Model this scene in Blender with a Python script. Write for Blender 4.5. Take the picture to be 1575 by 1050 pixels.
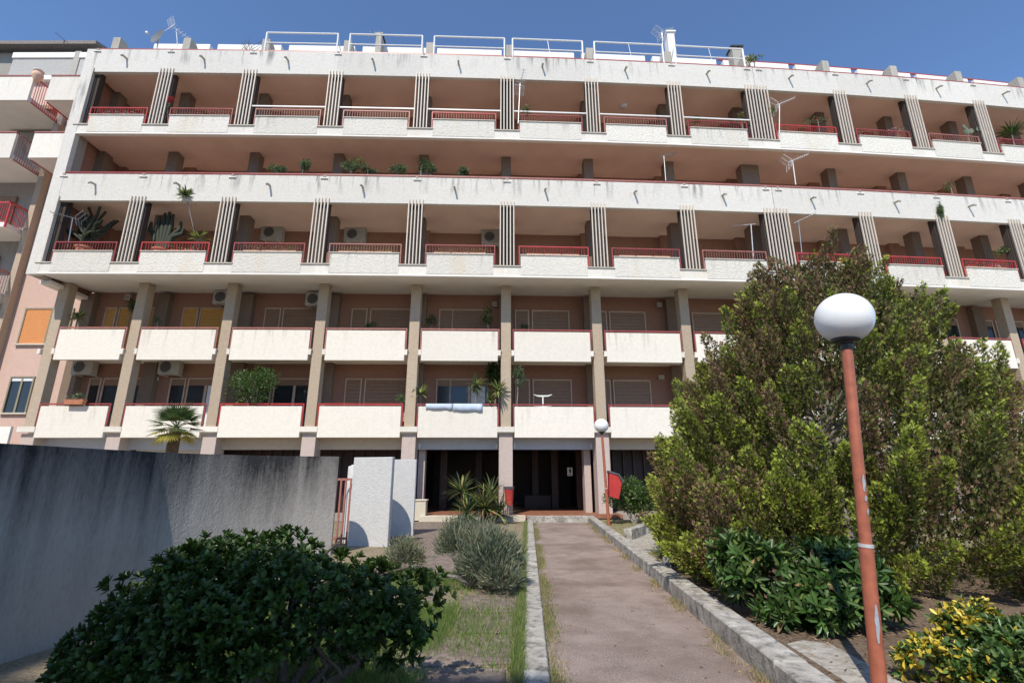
import bpy, bmesh, math, random
import numpy as np
from mathutils import Vector, Matrix

random.seed(7); rng = np.random.default_rng(7)
for o in list(bpy.data.objects): bpy.data.objects.remove(o)
SC = bpy.context.scene; COL = SC.collection
R = math.radians

# ------------------------------------------------------------------ camera, sky, sun, exposure
EYE = 1.5; FPX = 763.7; PITCH = R(15.383); ROLL = -0.0023
cam_d = bpy.data.cameras.new('camera'); cam = bpy.data.objects.new('camera', cam_d); COL.objects.link(cam)
cam_d.sensor_width = 36; cam_d.lens = FPX / 1575 * 36; cam_d.clip_start = 0.05; cam_d.clip_end = 2000
cam.matrix_world = Matrix.Translation((0, 0, EYE)) @ Matrix.Rotation(R(90) + PITCH, 4, 'X') @ Matrix.Rotation(ROLL, 4, 'Z')
SC.camera = cam
SUN_EL, SUN_AZ = R(49), R(18)            # azimuth: degrees to the left of straight behind the camera
TO_SUN = Vector((-math.sin(SUN_AZ) * math.cos(SUN_EL), -math.cos(SUN_AZ) * math.cos(SUN_EL), math.sin(SUN_EL)))
W = bpy.data.worlds.new('World'); SC.world = W; W.use_nodes = True
sk = W.node_tree.nodes.new('ShaderNodeTexSky'); sk.sky_type = 'NISHITA'; sk.sun_disc = False
sk.sun_elevation = SUN_EL; sk.sun_rotation = math.atan2(TO_SUN.x, TO_SUN.y)
sk.air_density = 0.9; sk.dust_density = 0.0; sk.ozone_density = 6.0; sk.altitude = 300
bg = W.node_tree.nodes['Background']; bg.inputs[1].default_value = 0.15
W.node_tree.links.new(sk.outputs[0], bg.inputs[0])
sd = bpy.data.lights.new('sun', 'SUN'); sd.energy = 3.35; sd.angle = R(0.53); sd.color = (1.0, 0.93, 0.82)
sun = bpy.data.objects.new('sun', sd); COL.objects.link(sun)
sun.rotation_euler = TO_SUN.to_track_quat('Z', 'Y').to_euler()
SC.render.engine = 'CYCLES'
vs = SC.view_settings; vs.view_transform = 'Standard'; vs.look = 'None'; vs.exposure = 0.5; vs.gamma = 1.0
SC.cycles.max_bounces = 6; SC.cycles.diffuse_bounces = 4

# ------------------------------------------------------------------ measuring helpers
sP, cP = math.sin(PITCH), math.cos(PITCH); sR, cR = math.sin(ROLL), math.cos(ROLL)
def ray(px, py):
    x = px - 787.5; y = 525 - py
    x, y = (cR * x - sR * y) / FPX, (sR * x + cR * y) / FPX
    return Vector((x, cP - y * sP, sP + y * cP))
def at_y(px, py, Y): v = ray(px, py); v = v * (Y / v.y); return Vector((v.x, v.y, v.z + EYE))
def at_z(px, py, z): v = ray(px, py); v = v * ((z - EYE) / v.z); return Vector((v.x, v.y, v.z + EYE))

# ------------------------------------------------------------------ materials
MATS = {}
def newmat(name):
    m = bpy.data.materials.new(name); m.use_nodes = True; MATS[name] = m
    return m, m.node_tree.nodes, m.node_tree.links, m.node_tree.nodes['Principled BSDF']
def plain(name, col, rough=0.7, metal=0.0, var=0.12, scale=6.0, bump=0.0, bscale=80.0, spec=0.5, coord='Object', trans=0.0):
    m, n, l, b = newmat(name)
    tc = n.new('ShaderNodeTexCoord'); nz = n.new('ShaderNodeTexNoise'); nz.inputs['Scale'].default_value = scale; nz.inputs['Detail'].default_value = 6
    l.new(tc.outputs[coord], nz.inputs['Vector'])
    mx = n.new('ShaderNodeMix'); mx.data_type = 'RGBA'
    mr = n.new('ShaderNodeMapRange'); mr.inputs[1].default_value = 0.3; mr.inputs[2].default_value = 0.7
    l.new(nz.outputs[0], mr.inputs[0]); l.new(mr.outputs[0], mx.inputs[0])
    mx.inputs[6].default_value = (*[c * (1 - var) for c in col], 1); mx.inputs[7].default_value = (*[min(1, c * (1 + var)) for c in col], 1)
    l.new(mx.outputs[2], b.inputs['Base Color'])
    b.inputs['Roughness'].default_value = rough; b.inputs['Metallic'].default_value = metal; b.inputs['Specular IOR Level'].default_value = spec
    if bump:
        n2 = n.new('ShaderNodeTexNoise'); n2.inputs['Scale'].default_value = bscale; n2.inputs['Detail'].default_value = 4
        l.new(tc.outputs[coord], n2.inputs['Vector'])
        bp = n.new('ShaderNodeBump'); bp.inputs['Strength'].default_value = bump; bp.inputs['Distance'].default_value = 0.02
        l.new(n2.outputs[0], bp.inputs['Height']); l.new(bp.outputs[0], b.inputs['Normal'])
    return m
def stained(name, col, dirt, rough=0.9, bump=0.5, bscale=22.0, streak=0.55, top=0.6, rust=None, speck=0.0, lo=0.52, blo=0.38, fine=1.0):
    """plaster or concrete with rain streaks that run down from its upper edge"""
    m, n, l, b = newmat(name)
    tc = n.new('ShaderNodeTexCoord')
    mp = n.new('ShaderNodeMapping'); mp.inputs['Scale'].default_value = (2.3*fine, 2.3*fine, 0.22); l.new(tc.outputs['Object'], mp.inputs[0])
    ns = n.new('ShaderNodeTexNoise'); ns.inputs['Scale'].default_value = 2.0; ns.inputs['Detail'].default_value = 9; ns.inputs['Roughness'].default_value = 0.62
    l.new(mp.outputs[0], ns.inputs['Vector'])
    big = n.new('ShaderNodeTexNoise'); big.inputs['Scale'].default_value = 0.35; big.inputs['Detail'].default_value = 3; l.new(tc.outputs['Object'], big.inputs['Vector'])
    sep = n.new('ShaderNodeSeparateXYZ'); l.new(tc.outputs['Generated'], sep.inputs[0])
    g = n.new('ShaderNodeMapRange'); g.inputs[1].default_value = 1 - top; g.inputs[2].default_value = 1.0; l.new(sep.outputs[2], g.inputs[0])
    st = n.new('ShaderNodeMapRange'); st.inputs[1].default_value = lo; st.inputs[2].default_value = lo + 0.22; l.new(ns.outputs[0], st.inputs[0])
    bm_ = n.new('ShaderNodeMapRange'); bm_.inputs[1].default_value = blo; bm_.inputs[2].default_value = blo + 0.24; l.new(big.outputs[0], bm_.inputs[0])
    m1 = n.new('ShaderNodeMath'); m1.operation = 'MULTIPLY'; l.new(g.outputs[0], m1.inputs[0]); l.new(st.outputs[0], m1.inputs[1])
    m2 = n.new('ShaderNodeMath'); m2.operation = 'MULTIPLY'; l.new(m1.outputs[0], m2.inputs[0]); l.new(bm_.outputs[0], m2.inputs[1])
    m3 = n.new('ShaderNodeMath'); m3.operation = 'MULTIPLY'; m3.inputs[1].default_value = streak * 1.6; m3.use_clamp = True; l.new(m2.outputs[0], m3.inputs[0])
    fn = n.new('ShaderNodeTexNoise'); fn.inputs['Scale'].default_value = 9; fn.inputs['Detail'].default_value = 8; l.new(tc.outputs['Object'], fn.inputs['Vector'])
    base = n.new('ShaderNodeMix'); base.data_type = 'RGBA'
    base.inputs[6].default_value = (*[c * 0.86 for c in col], 1); base.inputs[7].default_value = (*[min(1, c * 1.1) for c in col], 1); l.new(fn.outputs[0], base.inputs[0])
    oi = n.new('ShaderNodeObjectInfo'); orr = n.new('ShaderNodeMapRange'); orr.inputs[3].default_value = 0.90; orr.inputs[4].default_value = 1.04; l.new(oi.outputs['Random'], orr.inputs[0])
    hs_ = n.new('ShaderNodeHueSaturation'); l.new(orr.outputs[0], hs_.inputs['Value']); l.new(base.outputs[2], hs_.inputs['Color'])
    last = hs_.outputs[0]
    if speck:
        vo = n.new('ShaderNodeTexNoise'); vo.inputs['Scale'].default_value = 45; vo.inputs['Detail'].default_value = 3; l.new(tc.outputs['Object'], vo.inputs['Vector'])
        vr = n.new('ShaderNodeMapRange'); vr.inputs[1].default_value = 0.56; vr.inputs[2].default_value = 0.68; vr.inputs[4].default_value = speck; l.new(vo.outputs[0], vr.inputs[0])
        sx = n.new('ShaderNodeMix'); sx.data_type = 'RGBA'; sx.inputs[7].default_value = (*[c * 0.45 for c in col], 1)
        l.new(vr.outputs[0], sx.inputs[0]); l.new(last, sx.inputs[6]); last = sx.outputs[2]
    if rust:
        rm = n.new('ShaderNodeTexNoise'); rm.inputs['Scale'].default_value = 1.1; rm.inputs['Detail'].default_value = 5
        mp2 = n.new('ShaderNodeMapping'); mp2.inputs['Scale'].default_value = (1, 1, 0.3); mp2.inputs['Location'].default_value = (7, 3, 1); l.new(tc.outputs['Object'], mp2.inputs[0]); l.new(mp2.outputs[0], rm.inputs['Vector'])
        rr = n.new('ShaderNodeMapRange'); rr.inputs[1].default_value = 0.55; rr.inputs[2].default_value = 0.75; rr.inputs[4].default_value = 0.5; l.new(rm.outputs[0], rr.inputs[0])
        rx = n.new('ShaderNodeMix'); rx.data_type = 'RGBA'; rx.inputs[7].default_value = (*rust, 1); l.new(rr.outputs[0], rx.inputs[0]); l.new(last, rx.inputs[6]); last = rx.outputs[2]
    mx = n.new('ShaderNodeMix'); mx.data_type = 'RGBA'; mx.inputs[7].default_value = (*dirt, 1)
    l.new(m3.outputs[0], mx.inputs[0]); l.new(last, mx.inputs[6]); l.new(mx.outputs[2], b.inputs['Base Color'])
    b.inputs['Roughness'].default_value = rough; b.inputs['Specular IOR Level'].default_value = 0.25
    n2 = n.new('ShaderNodeTexNoise'); n2.inputs['Scale'].default_value = bscale; n2.inputs['Detail'].default_value = 5; l.new(tc.outputs['Object'], n2.inputs['Vector'])
    bp = n.new('ShaderNodeBump'); bp.inputs['Strength'].default_value = bump; bp.inputs['Distance'].default_value = 0.03
    l.new(n2.outputs[0], bp.inputs['Height']); l.new(bp.outputs[0], b.inputs['Normal'])
    return m
def leafmat(name, col, var=0.35, rough=0.45, trans=0.25):
    m, n, l, b = newmat(name)
    ob = n.new('ShaderNodeNewGeometry')
    mx = n.new('ShaderNodeMix'); mx.data_type = 'RGBA'; l.new(ob.outputs['Random Per Island'], mx.inputs[0])
    mx.inputs[6].default_value = (*[c * (1 - var) for c in col], 1); mx.inputs[7].default_value = (*[min(1, c * (1 + var)) for c in col], 1)
    l.new(mx.outputs[2], b.inputs['Base Color']); b.inputs['Roughness'].default_value = rough
    tr = n.new('ShaderNodeBsdfTranslucent'); l.new(mx.outputs[2], tr.inputs[0])
    ms = n.new('ShaderNodeMixShader'); ms.inputs[0].default_value = trans
    l.new(b.outputs[0], ms.inputs[1]); l.new(tr.outputs[0], ms.inputs[2]); l.new(ms.outputs[0], n['Material Output'].inputs[0])
    return m

stained('rough_plaster', (0.68, 0.65, 0.585), (0.10, 0.10, 0.095), bump=0.55, bscale=16, streak=0.95, top=0.75)
stained('parapet_plaster', (0.715, 0.68, 0.60), (0.22, 0.2, 0.17), bump=1.0, bscale=13, streak=0.5, top=1.0, rust=(0.62, 0.52, 0.36))
stained('ledge_plaster', (0.76, 0.72, 0.64), (0.3, 0.26, 0.2), bump=0.25, bscale=20, streak=0.5, top=1.0, rust=(0.60, 0.46, 0.28))
stained('panel_white', (0.79, 0.74, 0.65), (0.40, 0.36, 0.29), bump=0.14, bscale=30, streak=0.5, top=0.9)
plain('soffit_white', (0.82, 0.785, 0.72), 0.85, var=0.05, scale=1.5, bump=0.08, bscale=40)
plain('ceiling_bounce', (0.72, 0.53, 0.425), 0.85, var=0.07, scale=0.9, bump=0.08, bscale=40)  # warm bounce light from the brown floors is put into this colour
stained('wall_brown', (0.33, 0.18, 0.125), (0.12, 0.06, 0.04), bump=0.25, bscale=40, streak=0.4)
stained('wall_pink', (0.66, 0.47, 0.39), (0.4, 0.28, 0.22), bump=0.25, bscale=40, streak=0.35)
stained('column_aggregate', (0.52, 0.42, 0.31), (0.14, 0.115, 0.09), bump=0.9, bscale=45, streak=0.3, speck=0.55)
stained('column_pink', (0.57, 0.47, 0.42), (0.3, 0.24, 0.2), bump=0.5, bscale=45, streak=0.3, speck=0.3)
stained('pier_grey', (0.36, 0.33, 0.29), (0.12, 0.11, 0.09), bump=0.4, bscale=30, streak=0.5)
stained('pier_shade', (0.075, 0.058, 0.048), (0.04, 0.03, 0.025), bump=0.4, bscale=30, streak=0.5)  # near-black colour stands in for the shade between the slats
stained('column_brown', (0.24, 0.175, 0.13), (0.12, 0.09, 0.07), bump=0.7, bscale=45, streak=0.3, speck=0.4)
stained('roof_concrete', (0.46, 0.43, 0.37), (0.12, 0.11, 0.1), bump=0.6, bscale=30, streak=0.6, speck=0.3)
def wallmat(name):
    m, n, l, b = newmat(name)
    tc = n.new('ShaderNodeTexCoord'); sep = n.new('ShaderNodeSeparateXYZ'); l.new(tc.outputs['Generated'], sep.inputs[0])
    def noise(sc, vec=None, det=8, ro=0.6, loc=(0, 0, 0)):
        mp = n.new('ShaderNodeMapping'); mp.inputs['Scale'].default_value = sc; mp.inputs['Location'].default_value = loc; l.new(tc.outputs['Object'], mp.inputs[0])
        z = n.new('ShaderNodeTexNoise'); z.inputs['Scale'].default_value = 1.0; z.inputs['Detail'].default_value = det; z.inputs['Roughness'].default_value = ro; l.new(mp.outputs[0], z.inputs['Vector']); return z.outputs[0]
    def rng_(v, a, b_, c=0.0, d=1.0):
        r = n.new('ShaderNodeMapRange'); r.inputs[1].default_value = a; r.inputs[2].default_value = b_; r.inputs[3].default_value = c; r.inputs[4].default_value = d; l.new(v, r.inputs[0]); return r.outputs[0]
    def op(o, a, c):
        k = n.new('ShaderNodeMath'); k.operation = o; k.use_clamp = o != 'ADD'
        for q, v in ((0, a), (1, c)):
            if isinstance(v, float): k.inputs[q].default_value = v
            else: l.new(v, k.inputs[q])
        return k.outputs[0]
    streak = rng_(noise((5, 5, 0.35)), 0.35, 0.68); broad = rng_(noise((0.9, 0.9, 0.25), loc=(4, 1, 0), det=4), 0.36, 0.62); fine = noise((40, 40, 12), det=4)
    edge = rng_(op('ADD', sep.outputs[2], op('MULTIPLY', noise((7, 7, 0.5), loc=(9, 2, 0)), 0.5)), 0.82, 1.42)
    run = rng_(sep.outputs[2], 0.05, 1.0, 0.25, 1.0)
    mask = op('ADD', op('MULTIPLY', op('MULTIPLY', op('MULTIPLY', streak, broad), run), 0.75), op('MULTIPLY', edge, 0.95))
    mask = op('MULTIPLY', op('ADD', mask, rng_(fine, 0.4, 0.7, -0.05, 0.12)), 1.0)
    mx = n.new('ShaderNodeMix'); mx.data_type = 'RGBA'; mx.inputs[6].default_value = (0.36, 0.335, 0.305, 1); mx.inputs[7].default_value = (0.035, 0.034, 0.036, 1); l.new(mask, mx.inputs[0]); l.new(mx.outputs[2], b.inputs['Base Color'])
    b.inputs['Roughness'].default_value = 0.95; b.inputs['Specular IOR Level'].default_value = 0.15
    bp = n.new('ShaderNodeBump'); bp.inputs['Strength'].default_value = 0.8; bp.inputs['Distance'].default_value = 0.012; l.new(noise((55, 55, 30), det=5), bp.inputs['Height']); l.new(bp.outputs[0], b.inputs['Normal'])
wallmat('garden_wall')
stained('wing_grey', (0.50, 0.485, 0.45), (0.2, 0.19, 0.17), bump=0.9, bscale=14, streak=0.4, speck=0.3)
stained('slab_white', (0.57, 0.565, 0.55), (0.2, 0.2, 0.2), bump=0.5, bscale=30, streak=0.5, speck=0.15)
stained('pale_stone', (0.62, 0.56, 0.45), (0.3, 0.26, 0.2), bump=0.4, bscale=20, streak=0.5)
plain('slat_cream', (0.62, 0.55, 0.46), 0.55, var=0.06)
plain('red_paint', (0.30, 0.055, 0.05), 0.42, var=0.15)
plain('red_faded', (0.36, 0.14, 0.115), 0.5, var=0.2, scale=12)
plain('red_bright', (0.48, 0.045, 0.042), 0.42, var=0.15)
plain('bin_red', (0.52, 0.055, 0.05), 0.45, var=0.15)
plain('lamp_red', (0.36, 0.11, 0.060), 0.5, var=0.18, scale=14, bump=0.08, bscale=60)
plain('white_metal', (0.82, 0.82, 0.80), 0.4, var=0.04)
plain('grey_metal', (0.35, 0.36, 0.37), 0.4, metal=0.6, var=0.1)
plain('bare_grey', (0.33, 0.36, 0.40), 0.6, var=0.2, scale=30)
plain('dish_grey', (0.14, 0.15, 0.155), 0.7, var=0.1)
plain('pale_metal', (0.6, 0.6, 0.6), 0.38, metal=0.3, var=0.08)
plain('dark_metal', (0.035, 0.035, 0.038), 0.5, var=0.15)
plain('black_plastic', (0.02, 0.02, 0.022), 0.45, var=0.2)
plain('bin_lid', (0.09, 0.085, 0.1), 0.5, var=0.2)
plain('header_grey', (0.50, 0.51, 0.54), 0.45, var=0.04)
plain('header_beige', (0.60, 0.50, 0.40), 0.8, var=0.05)
plain('shutter_brown', (0.24, 0.145, 0.09), 0.6, var=0.08)
plain('shutter_ochre', (0.52, 0.27, 0.06), 0.6, var=0.06)
plain('shutter_orange', (0.66, 0.27, 0.085), 0.6, var=0.05)
plain('frame_wood', (0.50, 0.38, 0.29), 0.6, var=0.1)
plain('frame_olive', (0.27, 0.24, 0.16), 0.5, var=0.1)
plain('trim_stone', (0.60, 0.55, 0.46), 0.7, var=0.1)
plain('curtain_white', (0.72, 0.74, 0.76), 0.9, var=0.08)
plain('terracotta', (0.50, 0.20, 0.11), 0.8, var=0.15)
plain('terracotta_pale', (0.72, 0.47, 0.33), 0.8, var=0.12)
plain('cloth_blue', (0.50, 0.58, 0.72), 0.9, var=0.06, bump=0.3, bscale=30)
plain('ac_white', (0.40, 0.375, 0.33), 0.5, var=0.06)
plain('bark', (0.11, 0.085, 0.06), 0.9, var=0.3, scale=20, bump=0.8, bscale=50)
plain('bark_grey', (0.26, 0.24, 0.21), 0.9, var=0.3, scale=20, bump=0.6, bscale=50)
plain('palm_fibre', (0.15, 0.09, 0.05), 0.95, var=0.35, scale=30, bump=1.0, bscale=60)
plain('floor_tile', (0.30, 0.13, 0.075), 0.5, var=0.25, scale=9, bump=0.2, bscale=20)
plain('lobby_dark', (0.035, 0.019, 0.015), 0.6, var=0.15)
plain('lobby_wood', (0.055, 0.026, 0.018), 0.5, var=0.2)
plain('paper_white', (0.75, 0.75, 0.72), 0.8, var=0.03)
plain('roof_tile', (0.22, 0.19, 0.165), 0.9, var=0.25, scale=10, bump=0.6, bscale=20)
plain('brick_red', (0.33, 0.13, 0.09), 0.85, var=0.2)
m, n, l, b = newmat('glass_dark')
b.inputs['Base Color'].default_value = (0.02, 0.024, 0.03, 1); b.inputs['Roughness'].default_value = 0.06; b.inputs['Specular IOR Level'].default_value = 0.45
m, n, l, b = newmat('globe_white')
b.inputs['Base Color'].default_value = (0.84, 0.85, 0.86, 1); b.inputs['Roughness'].default_value = 0.25; b.inputs['Subsurface Weight'].default_value = 0.25
b.inputs['Subsurface Radius'].default_value = (0.1, 0.1, 0.1)
tc = n.new('ShaderNodeTexCoord'); sp_ = n.new('ShaderNodeSeparateXYZ'); l.new(tc.outputs['Generated'], sp_.inputs[0])
gr = n.new('ShaderNodeMapRange'); gr.inputs[1].default_value = 0.32; gr.inputs[2].default_value = 0.04; l.new(sp_.outputs[2], gr.inputs[0])
mpg = n.new('ShaderNodeMapping'); mpg.inputs['Scale'].default_value = (60, 60, 14); l.new(tc.outputs['Generated'], mpg.inputs[0])
ng = n.new('ShaderNodeTexNoise'); ng.inputs['Scale'].default_value = 1.0; ng.inputs['Detail'].default_value = 4; l.new(mpg.outputs[0], ng.inputs['Vector'])
mg = n.new('ShaderNodeMath'); mg.operation = 'MULTIPLY'; l.new(gr.outputs[0], mg.inputs[0]); l.new(ng.outputs[0], mg.inputs[1])
xg = n.new('ShaderNodeMix'); xg.data_type = 'RGBA'; xg.inputs[6].default_value = (0.84, 0.85, 0.86, 1); xg.inputs[7].default_value = (0.34, 0.33, 0.31, 1)
l.new(mg.outputs[0], xg.inputs[0]); l.new(xg.outputs[2], b.inputs['Base Color'])
leafmat('leaf_dark', (0.042, 0.080, 0.011), 0.45, 0.5, 0.22)
leafmat('leaf_glossy', (0.055, 0.115, 0.024), 0.5, 0.36, 0.2)
leafmat('leaf_mid', (0.075, 0.135, 0.035), 0.4, 0.5)
leafmat('leaf_light', (0.15, 0.22, 0.05), 0.35, 0.5, 0.3)
leafmat('leaf_lavender', (0.165, 0.20, 0.135), 0.35, 0.7)
leafmat('leaf_lavender_dry', (0.27, 0.25, 0.15), 0.35, 0.7)
leafmat('leaf_yucca', (0.085, 0.125, 0.06), 0.4, 0.4)
leafmat('leaf_yucca_light', (0.32, 0.37, 0.10), 0.4, 0.4)
leafmat('leaf_dry', (0.32, 0.22, 0.10), 0.4, 0.8)
leafmat('leaf_yellow', (0.66, 0.52, 0.07), 0.3, 0.4)
leafmat('thuja_green', (0.15, 0.18, 0.036), 0.4, 0.6)
leafmat('thuja_dark', (0.10, 0.105, 0.025), 0.4, 0.6)
leafmat('thuja_tip', (0.37, 0.43, 0.065), 0.3, 0.55, 0.3)
leafmat('thuja_brown', (0.24, 0.15, 0.09), 0.4, 0.8)
leafmat('cactus_green', (0.032, 0.038, 0.02), 0.25, 0.7, 0.0)
leafmat('palm_green', (0.09, 0.14, 0.045), 0.35, 0.4)
leafmat('palm_yellow', (0.42, 0.36, 0.06), 0.3, 0.5)
leafmat('petal_red', (0.62, 0.02, 0.02), 0.3, 0.6)
leafmat('petal_pink', (0.62, 0.30, 0.36), 0.4, 0.6)
leafmat('petal_white', (0.75, 0.72, 0.68), 0.1, 0.6)
leafmat('grass_green', (0.13, 0.23, 0.04), 0.4, 0.6, 0.3)
leafmat('grass_dry', (0.33, 0.27, 0.14), 0.35, 0.8, 0.2)
leafmat('litter', (0.30, 0.21, 0.12), 0.6, 0.9, 0.0)

def groundmat(name, cols, scales, bump=0.4, bscale=40, rough=0.95, thr=(0.42, 0.6)):
    m, n, l, b = newmat(name)
    tc = n.new('ShaderNodeTexCoord'); last = None
    for i, c in enumerate(cols):
        if last is None:
            v = n.new('ShaderNodeRGB'); v.outputs[0].default_value = (*c, 1); last = v.outputs[0]; continue
        nz = n.new('ShaderNodeTexNoise'); nz.inputs['Scale'].default_value = scales[i - 1]; nz.inputs['Detail'].default_value = 9; nz.inputs['Roughness'].default_value = 0.65
        mp = n.new('ShaderNodeMapping'); mp.inputs['Location'].default_value = (i * 3.1, i * 5.7, 0); l.new(tc.outputs['Object'], mp.inputs[0]); l.new(mp.outputs[0], nz.inputs['Vector'])
        mr = n.new('ShaderNodeMapRange'); mr.inputs[1].default_value = thr[0]; mr.inputs[2].default_value = thr[1]; l.new(nz.outputs[0], mr.inputs[0])
        mx = n.new('ShaderNodeMix'); mx.data_type = 'RGBA'; mx.inputs[7].default_value = (*c, 1); l.new(mr.outputs[0], mx.inputs[0]); l.new(last, mx.inputs[6]); last = mx.outputs[2]
    l.new(last, b.inputs['Base Color']); b.inputs['Roughness'].default_value = rough; b.inputs['Specular IOR Level'].default_value = 0.2
    n2 = n.new('ShaderNodeTexNoise'); n2.inputs['Scale'].default_value = bscale; n2.inputs['Detail'].default_value = 7; l.new(tc.outputs['Object'], n2.inputs['Vector'])
    bp = n.new('ShaderNodeBump'); bp.inputs['Strength'].default_value = bump; bp.inputs['Distance'].default_value = 0.02; l.new(n2.outputs[0], bp.inputs['Height']); l.new(bp.outputs[0], b.inputs['Normal'])
groundmat('path_concrete', [(0.29, 0.225, 0.195), (0.345, 0.27, 0.235), (0.19, 0.145, 0.12), (0.43, 0.355, 0.31), (0.21, 0.16, 0.13)], [1.1, 2.6, 60, 0.9], 0.9, 55, thr=(0.46, 0.66))
groundmat('soil', [(0.20, 0.15, 0.105), (0.29, 0.225, 0.155), (0.13, 0.125, 0.05), (0.33, 0.27, 0.19)], [1.5, 2.6, 40], 0.7, 45)
groundmat('soil_dark', [(0.10, 0.07, 0.05), (0.16, 0.115, 0.08), (0.22, 0.16, 0.11)], [2.2, 30], 0.8, 45)
groundmat('dry_lawn', [(0.27, 0.225, 0.13), (0.33, 0.27, 0.17), (0.16, 0.16, 0.06)], [1.5, 8], 0.6, 60)
groundmat('paving_brown', [(0.22, 0.175, 0.145), (0.29, 0.235, 0.195), (0.16, 0.125, 0.10)], [2.0, 12], 0.5, 30)
groundmat('paving_pale', [(0.40, 0.37, 0.32), (0.48, 0.45, 0.4), (0.28, 0.25, 0.2)], [2.0, 14], 0.5, 30)
groundmat('kerb_lichen', [(0.40, 0.375, 0.33), (0.22, 0.205, 0.18), (0.58, 0.56, 0.51), (0.12, 0.115, 0.105)], [2.2, 4.5, 9], 0.6, 45, thr=(0.49, 0.68))
groundmat('plaza', [(0.30, 0.27, 0.23), (0.36, 0.32, 0.28)], [0.6], 0.4, 30)

# ------------------------------------------------------------------ mesh helpers
class MB:
    def __init__(s): s.v = []; s.f = []
    def hexa(s, p):            # 8 points: bottom 4 (ccw), top 4
        o = len(s.v); s.v += [tuple(q) for q in p]
        s.f += [(o, o+3, o+2, o+1), (o+4, o+5, o+6, o+7), (o, o+1, o+5, o+4), (o+1, o+2, o+6, o+5), (o+2, o+3, o+7, o+6), (o+3, o, o+4, o+7)]
        return s
    def box(s, x0, x1, y0, y1, z0, z1):
        return s.hexa([(x0, y0, z0), (x1, y0, z0), (x1, y1, z0), (x0, y1, z0), (x0, y0, z1), (x1, y0, z1), (x1, y1, z1), (x0, y1, z1)])
    def tube(s, pts, r, n=6, cap=True):
        pts = [Vector(p) for p in pts]; rs = r if isinstance(r, (list, tuple)) else [r] * len(pts)
        o = len(s.v); u = None
        for i, p in enumerate(pts):
            d = (pts[min(i+1, len(pts)-1)] - pts[max(i-1, 0)]).normalized()
            if u is None: u = d.orthogonal().normalized()
            else:
                u = u - d * u.dot(d); u = u.normalized() if u.length > 1e-6 else d.orthogonal().normalized()
            w = d.cross(u)
            for k in range(n):
                a = 2 * math.pi * k / n; s.v.append(tuple(p + (u * math.cos(a) + w * math.sin(a)) * rs[i]))
        for i in range(len(pts) - 1):
            for k in range(n):
                s.f.append((o+i*n+k, o+i*n+(k+1) % n, o+(i+1)*n+(k+1) % n, o+(i+1)*n+k))
        if cap: s.f.append(tuple(o+k for k in range(n))[::-1]); s.f.append(tuple(o+(len(pts)-1)*n+k for k in range(n)))
        return s
    def lathe(s, prof, c, n=20):
        o = len(s.v)
        for r, z in prof:
            for k in range(n):
                a = 2 * math.pi * k / n; s.v.append((c[0] + r*math.cos(a), c[1] + r*math.sin(a), c[2] + z))
        for i in range(len(prof)-1):
            for k in range(n): s.f.append((o+i*n+k, o+i*n+(k+1) % n, o+(i+1)*n+(k+1) % n, o+(i+1)*n+k))
        s.f.append(tuple(o+k for k in range(n))[::-1]); s.f.append(tuple(o+(len(prof)-1)*n+k for k in range(n)))
        return s
    def prism(s, poly, d):     # polygon extruded by vector d
        o = len(s.v); k = len(poly); d = Vector(d)
        s.v += [tuple(p) for p in poly] + [tuple(Vector(p) + d) for p in poly]
        s.f.append(tuple(range(o, o+k))[::-1]); s.f.append(tuple(range(o+k, o+2*k)))
        for i in range(k): s.f.append((o+i, o+(i+1) % k, o+k+(i+1) % k, o+k+i))
        return s
    def build(s, name, mat, parent=None, smooth=False, bevel=0.0):
        s.f = [f for f in s.f]
        me = bpy.data.meshes.new(name); me.from_pydata(s.v, [], s.f)
        bm = bmesh.new(); bm.from_mesh(me); bmesh.ops.recalc_face_normals(bm, faces=bm.faces)
        if bevel: bmesh.ops.bevel(bm, geom=list(bm.edges), offset=bevel, segments=1, affect='EDGES')
        bm.to_mesh(me); bm.free()
        me.materials.append(MATS[mat])
        if smooth: me.polygons.foreach_set('use_smooth', [len(p.vertices) <= 4 for p in me.polygons])
        if smooth and any(len(p.vertices) > 4 for p in me.polygons): me.set_sharp_from_angle(angle=0.9)
        o = bpy.data.objects.new(name, me); COL.objects.link(o)
        if parent: o.parent = parent
        return o
def tag(o, label=None, cat=None, group=None, kind=None):
    if label: o['label'] = label
    if cat: o['category'] = cat
    if group: o['group'] = group
    if kind: o['kind'] = kind
    return o
def empty(name, loc=(0, 0, 0)):
    o = bpy.data.objects.new(name, None); COL.objects.link(o); o.empty_display_size = 0.2
    o['base'] = tuple(loc)
    return o
def struct(o): o['kind'] = 'structure'; return o

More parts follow.
